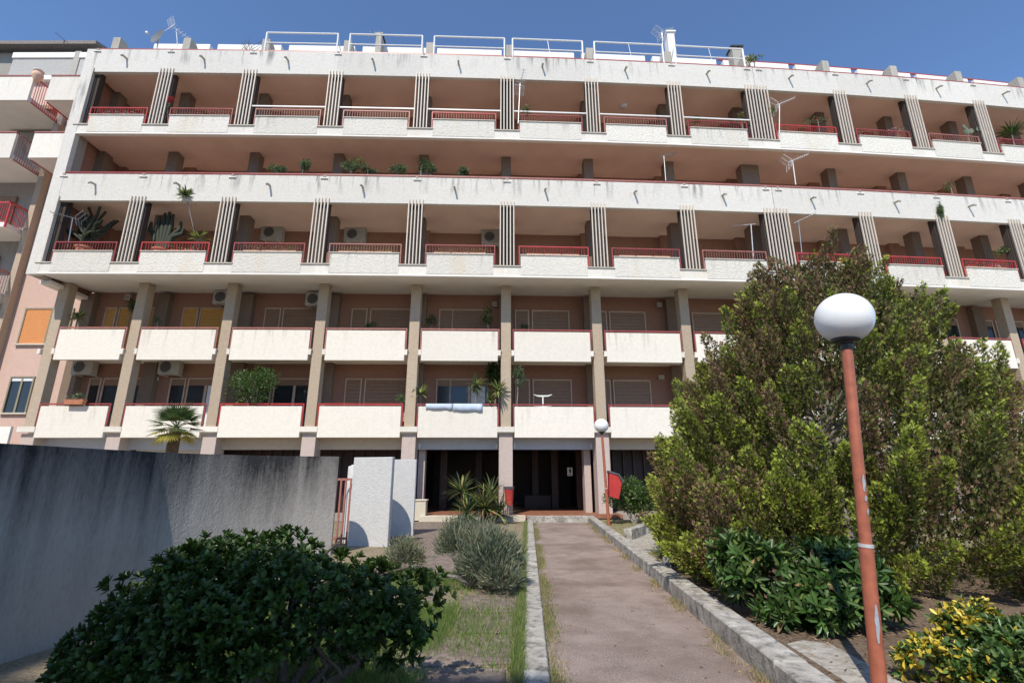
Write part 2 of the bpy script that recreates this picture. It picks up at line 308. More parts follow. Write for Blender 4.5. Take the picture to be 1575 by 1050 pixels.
# leaves: one template stamped many times into one mesh (numpy)
def norm(a): return a / np.maximum(np.linalg.norm(a, axis=-1, keepdims=True), 1e-9)
T_LEAF = (np.array([(0, 0, 0), (0.35, 0.42, 0.10), (0.72, 0.48, 0.06), (1, 0, -0.08), (0.72, -0.48, 0.06), (0.35, -0.42, 0.10), (0.5, 0, -0.04)]),
          [(0, 6, 2, 1), (6, 3, 2), (0, 5, 4, 6), (6, 4, 3)])
T_DIA = (np.array([(0, 0, 0), (0.45, 0.5, 0.05), (1, 0, -0.05), (0.45, -0.5, 0.05)]), [(0, 1, 2, 3)])
T_BLADE = (np.array([(0, 0.5, 0), (0, -0.5, 0), (0.55, -0.42, 0.04), (1, 0, -0.10), (0.55, 0.42, 0.04)]), [(0, 1, 2, 4), (4, 2, 3)])
T_SWORD = (np.array([(0, 0.35, 0), (0, -0.35, 0), (0.4, -0.5, -0.012), (0.4, 0.5, -0.012), (0.75, -0.32, -0.05), (0.75, 0.32, -0.05), (1, 0, -0.13)]), [(0, 1, 2, 3), (3, 2, 4, 5), (5, 4, 6)])
T_SPRAY = (np.array([(0, 0, 0), (0.42, 0.62, 0.06), (0.55, 0.32, 0), (0.85, 0.42, -0.04), (0.78, 0.12, 0), (1.05, 0.0, -0.06), (0.78, -0.12, 0), (0.85, -0.42, -0.04), (0.55, -0.32, 0), (0.42, -0.62, 0.06)]),
           [(0, 2, 1), (0, 4, 3, 2), (0, 6, 5, 4), (0, 8, 7, 6), (0, 9, 8)])
T_FROND = (np.array([(0, 0, 0), (0.62, 0.75, 0.03), (0.60, 0.22, 0), (1.05, 0.05, -0.05), (0.60, -0.22, 0), (0.66, -0.72, 0.03)]), [(0, 2, 1), (0, 4, 3, 2), (0, 5, 4)])
T_NEEDLE = (np.array([(0, 0.5, 0), (0, -0.5, 0), (1, 0, 0)]), [(0, 1, 2)])
def stamp(name, tmpl, pos, dr, nrm, ln, wd, mats, midx=None, parent=None):
    pos = np.asarray(pos, float); dr = norm(np.asarray(dr, float)); nrm = np.asarray(nrm, float)
    side = norm(np.cross(nrm, dr)); nr = np.cross(dr, side)
    T, F = tmpl; N, K = len(pos), len(T); ln = np.broadcast_to(ln, (N,)); wd = np.broadcast_to(wd, (N,))
    V = pos[:, None, :] + dr[:, None, :] * (T[None, :, 0:1] * ln[:, None, None]) + side[:, None, :] * (T[None, :, 1:2] * wd[:, None, None]) + nr[:, None, :] * (T[None, :, 2:3] * ln[:, None, None])
    sizes = np.array([len(f) for f in F]); flat = np.concatenate([np.array(f) for f in F])
    loops = (flat[None, :] + (np.arange(N) * K)[:, None]).ravel()
    tot = np.tile(sizes, N); start = np.concatenate([[0], np.cumsum(tot)[:-1]])
    me = bpy.data.meshes.new(name); me.vertices.add(N*K); me.vertices.foreach_set('co', V.ravel())
    me.loops.add(len(loops)); me.loops.foreach_set('vertex_index', loops.astype(np.int32))
    me.polygons.add(len(tot)); me.polygons.foreach_set('loop_start', start.astype(np.int32)); me.polygons.foreach_set('loop_total', tot.astype(np.int32))
    for mm in mats: me.materials.append(MATS[mm])
    if midx is not None: me.polygons.foreach_set('material_index', np.repeat(np.asarray(midx, np.int32), len(F)))
    me.update(calc_edges=True); me.validate()
    o = bpy.data.objects.new(name, me); COL.objects.link(o)
    if parent: o.parent = parent
    return o
def rand_dirs(n, up=0.0):
    d = norm(rng.normal(size=(n, 3))); d[:, 2] += up; return norm(d)
def bush_leaves(name, c, rad, n, ll, mats, parent, w=None, tmpl=T_DIA, shell=0.55, up=0.25, ratio=0.4, lumps=9, seed=None):
    """leaf cloud made of overlapping lumps so that its outline is uneven"""
    c = np.array(c, float); rad = np.array(rad, float)
    ld = rand_dirs(lumps, 0.15); lc = ld * rng.uniform(0.35, 0.72, (lumps, 1)); lr = rng.uniform(0.32, 0.55, lumps)
    k = rng.integers(0, lumps, n); d = rand_dirs(n); r = lr[k] * rng.uniform(shell, 1.0, n)
    p = (lc[k] + d * r[:, None]) * rad + c
    dr = norm(d + rng.normal(size=(n, 3)) * 0.55 + np.array([0, 0, up])); nr = norm(d * 0.6 + rng.normal(size=(n, 3)) * 0.5 + np.array([0, 0, 0.5]))
    L = ll * rng.uniform(0.7, 1.3, n)
    mi = rng.choice(len(mats), n, p=(np.array(w) / sum(w) if w else None))
    return stamp(name, tmpl, p, dr, nr, L, L * ratio, mats, mi, parent)
def rosettes(c, rad, n, k, ll, lumps=14, shell=0.8, tilt=(0.35, 1.1), up=0.5):
    """points, directions, normals for whorls of leaves at the twig ends of a rounded shrub"""
    c = np.array(c, float); rad = np.array(rad, float)
    ld = rand_dirs(lumps, 0.3); lc = ld * rng.uniform(0.45, 0.72, (lumps, 1)); lr = rng.uniform(0.28, 0.46, lumps)
    q = rng.integers(0, lumps, n); d = rand_dirs(n, 0.15); p = (lc[q] + d * (lr[q] * rng.uniform(shell, 1.0, n))[:, None])
    keep = np.linalg.norm(p, axis=1) > 0.42; p = p[keep]; d = d[keep]; n = len(p)
    ax = norm(d * 0.8 + norm(p) * 0.5 + np.array([0, 0, up])); P = p * rad + c
    return whorl(P, ax, k, ll, tilt)
def whorl(P, ax, k, ll, tilt):
    n = len(P); u = norm(np.cross(ax, rng.normal(size=(n, 3)))); v = np.cross(ax, u)
    a = (np.arange(k)[None, :] / k * 2 * np.pi * 1.618 * 1.0 + rng.uniform(0, 6.28, (n, 1)) + rng.normal(size=(n, k)) * 0.15)
    t = np.linspace(tilt[0], tilt[1], k)[None, :] + rng.normal(size=(n, k)) * 0.12
    rad_ = u[:, None, :] * np.cos(a)[..., None] + v[:, None, :] * np.sin(a)[..., None]
    dr = ax[:, None, :] * np.cos(t)[..., None] + rad_ * np.sin(t)[..., None]
    nr = ax[:, None, :] * np.sin(t)[..., None] - rad_ * np.cos(t)[..., None]
    pos = np.repeat(P[:, None, :], k, 1)
    L = ll * rng.uniform(0.75, 1.2, (n, k))
    return pos.reshape(-1, 3), dr.reshape(-1, 3), nr.reshape(-1, 3), L.ravel()
def spiky_head(name, c, n, ll, wd, mats, parent, lo=-0.35, hi=1.0, axis=(0, 0, 1), w=None):
    """a burst of sword leaves (yucca, dracaena, agave)"""
    c = np.array(c, float); z = rng.uniform(lo, hi, n); a = rng.uniform(0, 2*np.pi, n); rr = np.sqrt(np.maximum(0, 1 - z*z))
    d = np.stack([rr*np.cos(a), rr*np.sin(a), z], 1)
    ax = np.array(axis, float); ax = ax / np.linalg.norm(ax); d = norm(d + (ax - np.array([0, 0, 1])) * 0.9)
    nr = norm(np.array([0, 0, 1.0]) - d * d[:, 2:3] + rng.normal(size=(n, 3)) * 0.05)
    L = ll * rng.uniform(0.7, 1.1, n); mi = rng.choice(len(mats), n, p=(np.array(w) / sum(w) if w else None))
    return stamp(name, T_SWORD, c + d * 0.03, d, nr, L, wd, mats, mi, parent)

# ------------------------------------------------------------------ the curved facade as a measuring frame
NODE_X = [-18.15, -14.95, -11.37, -7.66, -3.89, -0.19, 3.55, 7.28, 11.1, 15.08, 18.62, 22.1, 25.6, 29.1]
def yc(X): t = X / 20; return 18.0874 + 0.8626*t + 0.4559*t*t + 0.0718*t**3
def slope(X): t = X / 20; return (0.8626 + 2*0.4559*t + 3*0.0718*t*t) / 20
NODES = [Vector((x, yc(x), 0)) for x in NODE_X]
NORM = [Vector((-slope(x), 1, 0)).normalized() for x in NODE_X]   # pointing into the building
NB = len(NODES) - 1
BLEN = [(NODES[i+1] - NODES[i]).length for i in range(NB)]
def FP(i, s, o, z):
    """point in bay i, s metres along it, o metres behind the front face, height z"""
    t = s / BLEN[i]; p = NODES[i].lerp(NODES[i+1], t); nn = NORM[i].lerp(NORM[i+1], t)
    return Vector((p.x + nn.x*o, p.y + nn.y*o, z))
def fbox(mb, i, s0, s1, o0, o1, z0, z1, zb=None):
    zb = z0 if zb is None else zb
    return mb.hexa([FP(i, s0, o0, z0), FP(i, s1, o0, z0), FP(i, s1, o1, zb), FP(i, s0, o1, zb), FP(i, s0, o0, z1), FP(i, s1, o0, z1), FP(i, s1, o1, z1), FP(i, s0, o1, z1)])
def nbox(mb, k, w0, w1, o0, o1, z0, z1):
    """box straddling node k, from w0 to w1 metres along the front"""
    n = NORM[k]; t = Vector((n.y, -n.x, 0)); P = NODES[k]
    def q(w, o, z): return P + t*w + n*o + Vector((0, 0, z))
    return mb.hexa([q(w0, o0, z0), q(w1, o0, z0), q(w1, o1, z0), q(w0, o1, z0), q(w0, o0, z1), q(w1, o0, z1), q(w1, o1, z1), q(w0, o1, z1)])
def NP(k, w, o, z): n = NORM[k]; t = Vector((n.y, -n.x, 0)); return NODES[k] + t*w + n*o + Vector((0, 0, z))
def at_f(px, py, o):
    v = ray(px, py); t = 18 / v.y
    for _ in range(25): X = v.x*t; t = (yc(X) + o * math.sqrt(1 + slope(X)**2)) / v.y
    return Vector((v.x*t, v.y*t, v.z*t + EYE))

# ------------------------------------------------------------------ ground and garden surfaces
struct(MB().box(-400, 400, -300, 600, -0.6, -0.02).build('ground', 'plaza'))
def kl(y): return 0.15 + 0.0305 * y          # left edge of the path
def kr(y): return 1.72 + 0.0520 * y          # right edge of the path
def sheet(name, poly, z, mat, thick=0.3):
    return struct(MB().prism([(x, y, z - thick) for x, y in poly], (0, 0, thick)).build(name, mat))
path = sheet('path', [(kl(-6) - .1, -6), (kr(-6) + .1, -6), (kr(18.45) + .1, 18.45), (kl(18.45) - .1, 18.45)], 0.0, 'path_concrete')
lawn = sheet('lawn_bed', [(-14, -6), (kl(-6) - .2, -6), (kl(18.4) - .2, 18.4), (-14, 18.4)], 0.045, 'soil')
bed = sheet('planting_bed', [(kr(-6) + .2, -6), (16, -6), (16, 9.5), (kr(9.5) + .2, 9.5)], 0.09, 'soil_dark')
bed2 = sheet('dry_lawn', [(kr(9.5) + .2, 9.5), (22, 9.5), (22, 18.4), (kr(18.4) + .2, 18.4)], 0.094, 'dry_lawn')
sheet('paved_walk', [(-3.0, 6.2), (-1.0, 6.2), (-0.62, 9.0), (-0.75, 12.5), (-0.9, 18.0), (-3.4, 18.0), (-2.5, 13.5), (-2.3, 10)], 0.053, 'paving_brown', 0.05)
sheet('round_paving', [(kr(10.2)+.3, 10.6), (3.4, 10.3), (5.5, 10.6), (7.5, 11.5), (8, 13), (7, 14.6), (5.4, 15.0), (3.9, 14.6), (3.05, 13.6), (kr(12.6)+.28, 12.6)], 0.10, 'paving_pale', 0.05)
sheet('bed_slab_paving', [(2.35, 3.2), (2.75, 3.3), (2.78, 4.9), (2.6, 5.0), (2.4, 4.9)], 0.098, 'paving_pale', 0.05)
entry = struct(MB().box(-24, 30, 19.15, 27.5, 0.0, 0.21).build('entrance_floor', 'plaza'))
# tiled floor of the passage: a sheet of tiles that can be told apart at the front
pfl = struct(MB().box(-3.9, 4.0, 19.0, 27, 0.1, 0.214).build('passage_floor', 'floor_tile'))
tile = None
for r_ in range(3):
    for k_ in range(20):
        x = -3.86 + k_ * 0.392
        if tile is None: tile = MB().box(0, 0.38, 0, 0.38, 0, 0.012).build('floor_tile', 'floor_tile', pfl); t_ = tile
        else: t_ = tile.copy(); COL.objects.link(t_)
        t_.location = (x, 19.02 + r_ * 0.392, 0.214)
# flagstones by the left kerb
def flag(poly, z, name, mat, parent, th=0.03):
    return MB().prism([(x, y, z) for x, y in poly], (0, 0, th)).build(name, mat, parent, bevel=0.006)
y = 3.7
while y < 10.5:
    d = random.uniform(0.75, 1.0); w_ = random.uniform(0.55, 0.8); xr = kl(y) - 0.30
    j = lambda: random.uniform(-0.05, 0.05)
    flag([(xr - w_ + j(), y + j()), (xr + j()*0.5, y + j()), (xr + j()*0.5, y + d - .09 + j()), (xr - w_*0.5 + j(), y + d - .06 + j()), (xr - w_ + j(), y + d - .1 + j())], 0.04, 'flagstone', 'paving_brown', lawn, 0.022)
    y += d
# kerbs of separate stones
def kerb(name, pts, w, h, mat, label=None, gap=0.012, step=None):
    root = struct(empty(name, (*pts[0], 0)))
    for (a, b) in zip(pts[:-1], pts[1:]):
        a, b = Vector((*a, 0)), Vector((*b, 0)); L = (b - a).length; t = (b - a) / L; nn = Vector((t.y, -t.x, 0))
        ns = max(1, round(L / step)) if step else 1
        for k in range(ns):
            p = a + t * (L * k / ns + gap/2); q = a + t * (L * (k + 1) / ns - gap/2); dz = random.uniform(-0.008, 0.008); jj = random.uniform(-0.006, 0.006)
            p = p + nn*jj; q = q + nn*jj
            MB().hexa([p + Vector((0, 0, -.1)), p + nn*w + Vector((0, 0, -.1)), q + nn*w + Vector((0, 0, -.1)), q + Vector((0, 0, -.1)),
                       p + Vector((0, 0, h+dz)), p + nn*w + Vector((0, 0, h+dz)), q + nn*w + Vector((0, 0, h+dz)), q + Vector((0, 0, h+dz))]).build('kerb_stone', mat, root, bevel=0.012)
    return root
kerb('path_kerb_left', [(kl(-3) - .20, -3), (kl(18.55) - .20, 18.55)], 0.20, 0.075, 'kerb_lichen', step=3.0)
kerb('path_kerb_right', [(kr(-3), -3), (kr(18.55), 18.55)], 0.25, 0.185, 'kerb_lichen', step=2.4)
kerb('entrance_sill', [(kl(18.55) - .2, 18.56), (kr(18.55) + .25, 18.56)], -0.42, 0.20, 'kerb_lichen')
arc = [(kr(12.55) + .26, 12.55)] + [(5.3 + 2.35*math.cos(R(a)), 12.65 + 2.3*math.sin(R(a))) for a in range(165, 20, -18)]
kerb('round_kerb', arc, 0.2, 0.34, 'kerb_lichen', gap=0.006)
kerb('bed_kerb', [(kr(8.6) + .26, 8.7), (4.2, 9.35), (6.5, 9.5)], 0.2, 0.28, 'kerb_lichen', step=1.3)

# ------------------------------------------------------------------ curved garden wall, slabs, gate
def curved_wall(name, plan, h, th, mat, sub=6, label=None, cat='wall', z0=-0.05):
    P = [Vector((*p, 0)) for p in plan]; fine = []
    for i in range(len(P) - 1):
        p0 = P[max(i-1, 0)]; p1 = P[i]; p2 = P[i+1]; p3 = P[min(i+2, len(P)-1)]
        for k in range(sub):
            t = k / sub; fine.append(0.5*((2*p1) + (p2-p0)*t + (2*p0-5*p1+4*p2-p3)*t*t + (3*p1-p0-3*p2+p3)*t**3))
    fine.append(P[-1]); mb = MB(); n = len(fine)
    for i, p in enumerate(fine):
        d = (fine[min(i+1, n-1)] - fine[max(i-1, 0)]).normalized(); nn = Vector((-d.y, d.x, 0)) * th
        mb.v += [(p.x, p.y, z0), (p.x, p.y, h), (p.x+nn.x, p.y+nn.y, h), (p.x+nn.x, p.y+nn.y, z0)]
    for i in range(n - 1):
        a, b = i*4, i*4+4
        mb.f += [(a, b, b+1, a+1), (a+1, b+1, b+2, a+2), (a+2, b+2, b+3, a+3), (a+3, b+3, b, a)]
    mb.f += [(0, 1, 2, 3), (n*4-4, n*4-1, n*4-2, n*4-3)]
    o = mb.build(name, mat, smooth=False)
    return tag(o, label, cat)
curved_wall('garden_wall', [(-5.52, 0.862), (-4.916, 2.185), (-4.514, 3.393), (-4.244, 4.312), (-4.117, 5.06), (-3.91, 5.84), (-3.52, 6.36), (-2.99, 6.72), (-2.357, 6.929)], 1.79, 0.2, 'garden_wall', 8,
            'long curved grey concrete wall with black rain streaks behind the dark shrub')
tag(MB().prism([(-3.72, 11.98, -.05), (-2.76, 11.75, -.05), (-2.73, 11.88, -.05), (-3.69, 12.11, -.05)], (0, 0, 2.03)).build('concrete_slab', 'slab_white', bevel=0.01),
    'pale upright concrete slab right beside the red gate', 'wall', 'upright concrete slabs')
tag(MB().prism([(-3.75, 13.9, -.05), (-2.62, 13.95, -.05), (-2.62, 14.08, -.05), (-3.75, 14.03, -.05)], (0, 0, 2.05)).build('concrete_slab', 'slab_white', bevel=0.01),
    'pale upright concrete slab farther back, nearer the yucca', 'wall', 'upright concrete slabs')
for (cx_, cy_, lab) in ((-4.15, 10.5, 'round grey concrete drum hidden behind the right end of the curved wall'), (-3.57, 12.78, 'round grey concrete drum hidden behind the pale slab by the gate')):
    dr_ = tag(empty('concrete_drum', (cx_, cy_, 0)), lab, 'drum', 'round concrete drums')
    MB().lathe([(.5, -.05), (.5, 1.78), (.48, 1.8)], (cx_, cy_, 0), 32).build('body', 'slab_white', dr_, True); MB().lathe([(.47, 1.78), (.42, 1.83)], (cx_, cy_, 0), 32).build('cap', 'slab_white', dr_, True)
g = tag(empty('garden_gate', (-4, 12.2, 0)), 'small red steel bar gate between the curved wall and a pale slab', 'gate')
gx0, gx1, gy = -4.18, -3.80, 12.22
MB().box(gx0, gx1, gy-.02, gy+.02, 1.46, 1.51).box(gx0, gx1, gy-.02, gy+.02, 0.15, 0.2).build('gate_frame', 'red_faded', g)
for x in (gx0+.02, gx0+.13, gx0+.24, gx1-.02): MB().box(x-.018, x+.018, gy-.018, gy+.018, 0.05, 1.46).build('bar', 'red_faded', g)
# ------------------------------------------------------------------ the apartment building
B = tag(empty('apartment_building', (0, 19, 0)), 'long curved six storey apartment block with white balcony bands and slatted screens', 'building')
WALL_O = 2.7
Z3 = (9.08, 9.53, 10.02); Z4 = (12.24, 13.45); Z5 = (15.36, 15.80, 16.27); Z6 = (18.5, 19.7)
NOTCH = 0.54
def nh(k): return 0.72 if k == 8 else (0.40 if k == 0 else NOTCH)
for i in range(NB):
    L = BLEN[i]
    # back wall, floors and ceilings of the loggias
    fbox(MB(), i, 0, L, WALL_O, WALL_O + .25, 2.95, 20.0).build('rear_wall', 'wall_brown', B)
    fbox(MB(), i, 0, L, 0.16, WALL_O, 9.12, 9.40, 9.34).build('floor_slab', 'soffit_white', B)
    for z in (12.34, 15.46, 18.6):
        fbox(MB(), i, 0, L, 0.16, WALL_O, z, z + .22).build('floor_slab', 'ceiling_bounce', B)
    # plain bands
    for (za, zb), nm in ((Z4, 'band'), (Z6, 'roof_band')):
        fbox(MB(), i, 0.004 if i == 8 else 0, L - (0.02 if i == 7 else 0), 0, 0.16, za, zb).build(nm, 'rough_plaster', B)
    # notched bands: low strip, parapet block, thin smooth lip
    for zs in (Z3, Z5):
        fbox(MB(), i, 0, L, 0, 0.16, zs[0] + .06, zs[1]).build('balcony_band', 'ledge_plaster', B)
        fbox(MB(), i, 0, L, -0.02, 0.16, zs[0], zs[0] + .06).build('drip_edge', 'soffit_white', B)
        a, c = nh(i), L - nh(i+1)
        pb = fbox(MB(), i, a, c, -0.014, 0.14, zs[0] + .10, zs[2]).build('parapet', 'parapet_plaster', B)
        fbox(MB(), i, a - .02, c + .02, -0.05, 0.17, zs[2], zs[2] + .03).build('coping', 'trim_stone', pb)
        # railing on the parapet, posts standing in the notches
        hi = zs[2] + 0.43; rm = ('red_paint', 'red_faded', 'red_paint', 'red_bright')[(i * 7 + (zs is Z5) * 3) % 4]
        if zs is Z3 and i >= 8: rm = 'red_bright'
        rl = MB(); fbox(rl, i, a - .07, c + .07, 0.02, 0.06, hi - .04, hi)
        fbox(rl, i, a - .07, a - .03, 0.02, 0.06, zs[1] + .1, hi - .04); fbox(rl, i, c + .03, c + .07, 0.02, 0.06, zs[1] + .1, hi - .04)
        ro = rl.build('railing', rm, B)
        bl = MB(); nb = int((c - a) / 0.105)
        for k in range(1, nb): s_ = a + (c - a) * k / nb; fbox(bl, i, s_ - .007, s_ + .007, 0.035, 0.047, zs[2] + .03, hi - .04)
        bl.build('balusters', rm, ro)
        if zs is Z5 and 2 <= i <= 7:
            fbox(MB(), i, a - .25, c + .25, 0.0, 0.05, hi + .10, hi + .15).build('guard_bar', 'white_metal', B)
    # long rails on the plain bands
    fbox(MB(), i, 0.0, L, 0.03, 0.10, Z4[1] + .07, Z4[1] + .13).build('hand_rail', 'red_paint' if i < 3 else 'red_faded', B)
    fbox(MB(), i, 0.0, L, 0.03, 0.12, Z6[1] + .03, Z6[1] + .09).build('hand_rail', 'red_paint', B)
    # water spouts
    for zz in ((Z4[0] + .72), (Z6[0] + .70)):
        c_ = FP(i, L * 0.42, 0, zz); out = -NORM[i]; dn = Vector((0, 0, -1))
        MB().tube([c_, c_ + out*.26 + dn*.05, c_ + out*.30 + dn*.12], [0.045, 0.045, 0.04], 6).build('water_spout', 'roof_concrete', B)
    # lower balconies
    for lvl, (zp0, zp1, zsl) in enumerate(((2.99, 4.17, 3.15), (5.97, 7.20, 6.17))):
        fbox(MB(), i, 0, L, 1.24, WALL_O, zsl, zsl + .22).build('floor_slab', 'panel_white', B)
        hw = (0.5 if i == 8 else 0.33); hw2 = (0.5 if i == 7 else 0.33)
        po = fbox(MB(), i, hw, L - hw2, 1.12, 1.24, zp0, zp1).build('balcony_panel', 'panel_white', B, bevel=0.008)
        rl = MB(); rm = 'red_paint' if (lvl == 0 or i > 4) else 'red_faded'
        if lvl == 0 and i in (2, 3): rm = 'red_bright'
        fbox(rl, i, hw - .06, L - hw2 + .06, 1.15, 1.20, zp1 + .06, zp1 + .11)
        for s_ in (hw - .06, L - hw2 + .02): fbox(rl, i, s_, s_ + .04, 1.15, 1.20, zsl + .25, zp1 + .06)
        rl.build('railing', rm, B)
        for s_ in (hw - .14, L - hw2 + .02): fbox(MB(), i, s_, s_ + .12, 1.10, 1.24, zsl + .22, zsl + .25).build('drip_tile', 'trim_stone', po)
# what stands on the column lines
for k in range(NB):
    dbl = k == 8; w = 0.42 if dbl else 0.21
    # columns: pink foot at street level, grey aggregate above
    nbox(MB(), k, -w - .05, w + .05, 1.25, 1.9, 0, 3.15).build('column_foot', 'column_pink', B, bevel=0.01)
    nbox(MB(), k, -w + .01, w - .01, 1.19, 1.60, 3.37, 9.2).build('column', 'column_aggregate', B, bevel=0.01)
    for z0, z1 in ((9.35, 12.34), (12.56, 15.46), (15.68, 18.6)):
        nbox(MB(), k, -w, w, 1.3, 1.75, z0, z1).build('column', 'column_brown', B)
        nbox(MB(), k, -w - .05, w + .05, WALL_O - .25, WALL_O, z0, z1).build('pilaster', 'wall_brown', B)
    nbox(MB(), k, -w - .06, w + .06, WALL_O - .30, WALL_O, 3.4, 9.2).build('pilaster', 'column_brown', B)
    nbox(MB(), k, -w - .12, w + .12, 1.10, 1.24, 3.20, 3.40).build('slab_edge', 'panel_white', B)
    for sg in (-1, 1): a, b = sorted((sg * (w + .005), sg * (w + .12))); nbox(MB(), k, a, b, 1.10, 1.24, 6.20, 6.41).build('slab_edge', 'panel_white', B)
    # slatted screens between the notched and plain bands, with a pier behind them, darkened as the shade between slats
    for zl, zt in ((Z3[1], Z4[0]), (Z5[1], Z6[0])):
        h_ = nh(k)
        nbox(MB(), k, -h_ - .02 if k else -.2, h_ + .02, -0.045, 0.2, zl, zl + .035).build('ledge', 'trim_stone', B)
        pw = 0.50 if dbl else 0.25
        nbox(MB(), k, -pw if k else -.1, pw, 0.16, 0.42, zl + .035, zt + .1).build('shade_pier', 'pier_shade', B)
        xs = ([-.50 + .143 * q for q in range(8)] if dbl else ([0.05] if k == 0 else [-.27 + .135 * q for q in range(5)]))
        for x in xs:
            nbox(MB(), k, x - .022, x + .022, -0.055, -0.005, zl + .035, zt + .19).build('slat', 'slat_cream', B)
    # brackets below the rails
    for zr in (Z4[1], Z6[1]):
        for x in ((-.28, .28) if dbl else (0,)):
            br = nbox(MB(), k, x - .15, x + .15, -0.05, 0, zr - .14, zr - .105).build('bracket', 'soffit_white', B)
            nbox(MB(), k, x - .045, x + .045, -0.03, 0.0, zr - .105, zr + .03).build('drain_slot', 'pier_grey', br)  # raised grey block stands in for the dark drain slot
# end wall on the left, in one flush strip, with the soffit beam below it
nbox(MB(), 0, -.45, 0.0, -0.01, 0.2, Z3[0] - .01, Z6[1]).build('end_pier', 'rough_plaster', B)
nbox(MB(), 0, -.44, -.02, 0.2, 0.62, Z3[0], Z6[1] - .01).build('end_pier', 'pier_grey', B)  # grey piece paints the shadow on the pier's inner face
nbox(MB(), 0, -.42, -.15, 0.62, WALL_O, 9.1, Z6[1]).build('end_wall', 'wall_brown', B)
nbox(MB(), 0, -.45, 0.0, 0.62, WALL_O, 8.92, 9.06).build('soffit_beam', 'soffit_white', B)
# ------------------------------------------------------------------ ground storey openings
HEAD = ['header_grey', 'header_grey', 'header_beige', 'header_beige', 'header_grey', 'header_grey', 'header_beige', 'header_beige', 'header_beige', 'header_beige', 'header_beige', 'header_beige', 'header_beige']
for i in range(NB):
    L = BLEN[i]
    fbox(MB(), i, 0.26, L - .26, 1.72, 1.86, 2.58, 3.15).build('header_beam', HEAD[i], B)
    if i in (4, 5): continue
    if i < 2:
        fbox(MB(), i, 0.26, L - .26, 2.2, 2.3, 0.2, 3.15).build('infill_wall', 'soffit_white', B)
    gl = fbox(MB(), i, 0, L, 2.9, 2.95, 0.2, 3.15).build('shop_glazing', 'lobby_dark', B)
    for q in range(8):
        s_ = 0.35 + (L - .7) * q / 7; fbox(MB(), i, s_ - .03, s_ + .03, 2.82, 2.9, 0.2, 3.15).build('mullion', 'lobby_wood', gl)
# passage through bays 4 and 5: side walls, ceiling, rear wall with doors, board with notice
pas = []
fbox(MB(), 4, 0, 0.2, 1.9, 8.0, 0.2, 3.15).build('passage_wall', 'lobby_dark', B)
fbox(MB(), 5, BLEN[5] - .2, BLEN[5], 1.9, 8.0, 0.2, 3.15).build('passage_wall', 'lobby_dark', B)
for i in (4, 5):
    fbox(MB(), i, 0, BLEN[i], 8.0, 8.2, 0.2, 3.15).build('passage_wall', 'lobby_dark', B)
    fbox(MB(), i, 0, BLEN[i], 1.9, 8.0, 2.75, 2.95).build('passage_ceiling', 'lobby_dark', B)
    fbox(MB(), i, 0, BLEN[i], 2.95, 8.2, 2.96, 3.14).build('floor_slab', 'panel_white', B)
    for s_ in (0.55, 2.95):
        fbox(MB(), i, s_, s_ + .45, 2.4, 2.55, 2.70, 2.75).build('ceiling_lamp_box', 'pale_metal', B)
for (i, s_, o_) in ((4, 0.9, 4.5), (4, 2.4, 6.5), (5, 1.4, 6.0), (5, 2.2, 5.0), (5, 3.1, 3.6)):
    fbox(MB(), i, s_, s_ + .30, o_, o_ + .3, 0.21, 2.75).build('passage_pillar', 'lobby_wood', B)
nbox(MB(), 6, -.62, -.36, 1.95, 2.4, 0.2, 3.15).build('side_pier', 'column_pink', B)
nbox(MB(), 4, .30, .55, 1.95, 2.4, 0.2, 3.15).build('side_pier', 'column_pink', B)
fbox(MB(), 5, 1.0, 2.2, 5.5, 5.9, 0.21, 0.75).build('passage_bench', 'lobby_wood', B)
for s_ in (0.32, BLEN[4] - .38): fbox(MB(), 4, s_, s_ + .06, 1.66, 1.72, 2.64, 2.80).build('header_light', 'white_metal', B)
for s_ in (0.32, BLEN[5] - .38): fbox(MB(), 5, s_, s_ + .06, 1.66, 1.72, 2.64, 2.80).build('header_light', 'white_metal', B)
p = at_f(876.5, 725, 3.5)
nt = tag(empty('notice_board', p), 'small white notice on a dark pillar inside the open passage', 'notice')
MB().box(p.x - .11, p.x + .11, p.y, p.y + .02, p.z - .17, p.z + .17).build('sheet', 'paper_white', nt)
MB().box(p.x - .03, p.x + .05, p.y - .004, p.y - .001, p.z - .05, p.z + .12).box(p.x - .07, p.x + .07, p.y - .004, p.y - .001, p.z - .12, p.z - .10).build('print', 'dark_metal', nt)

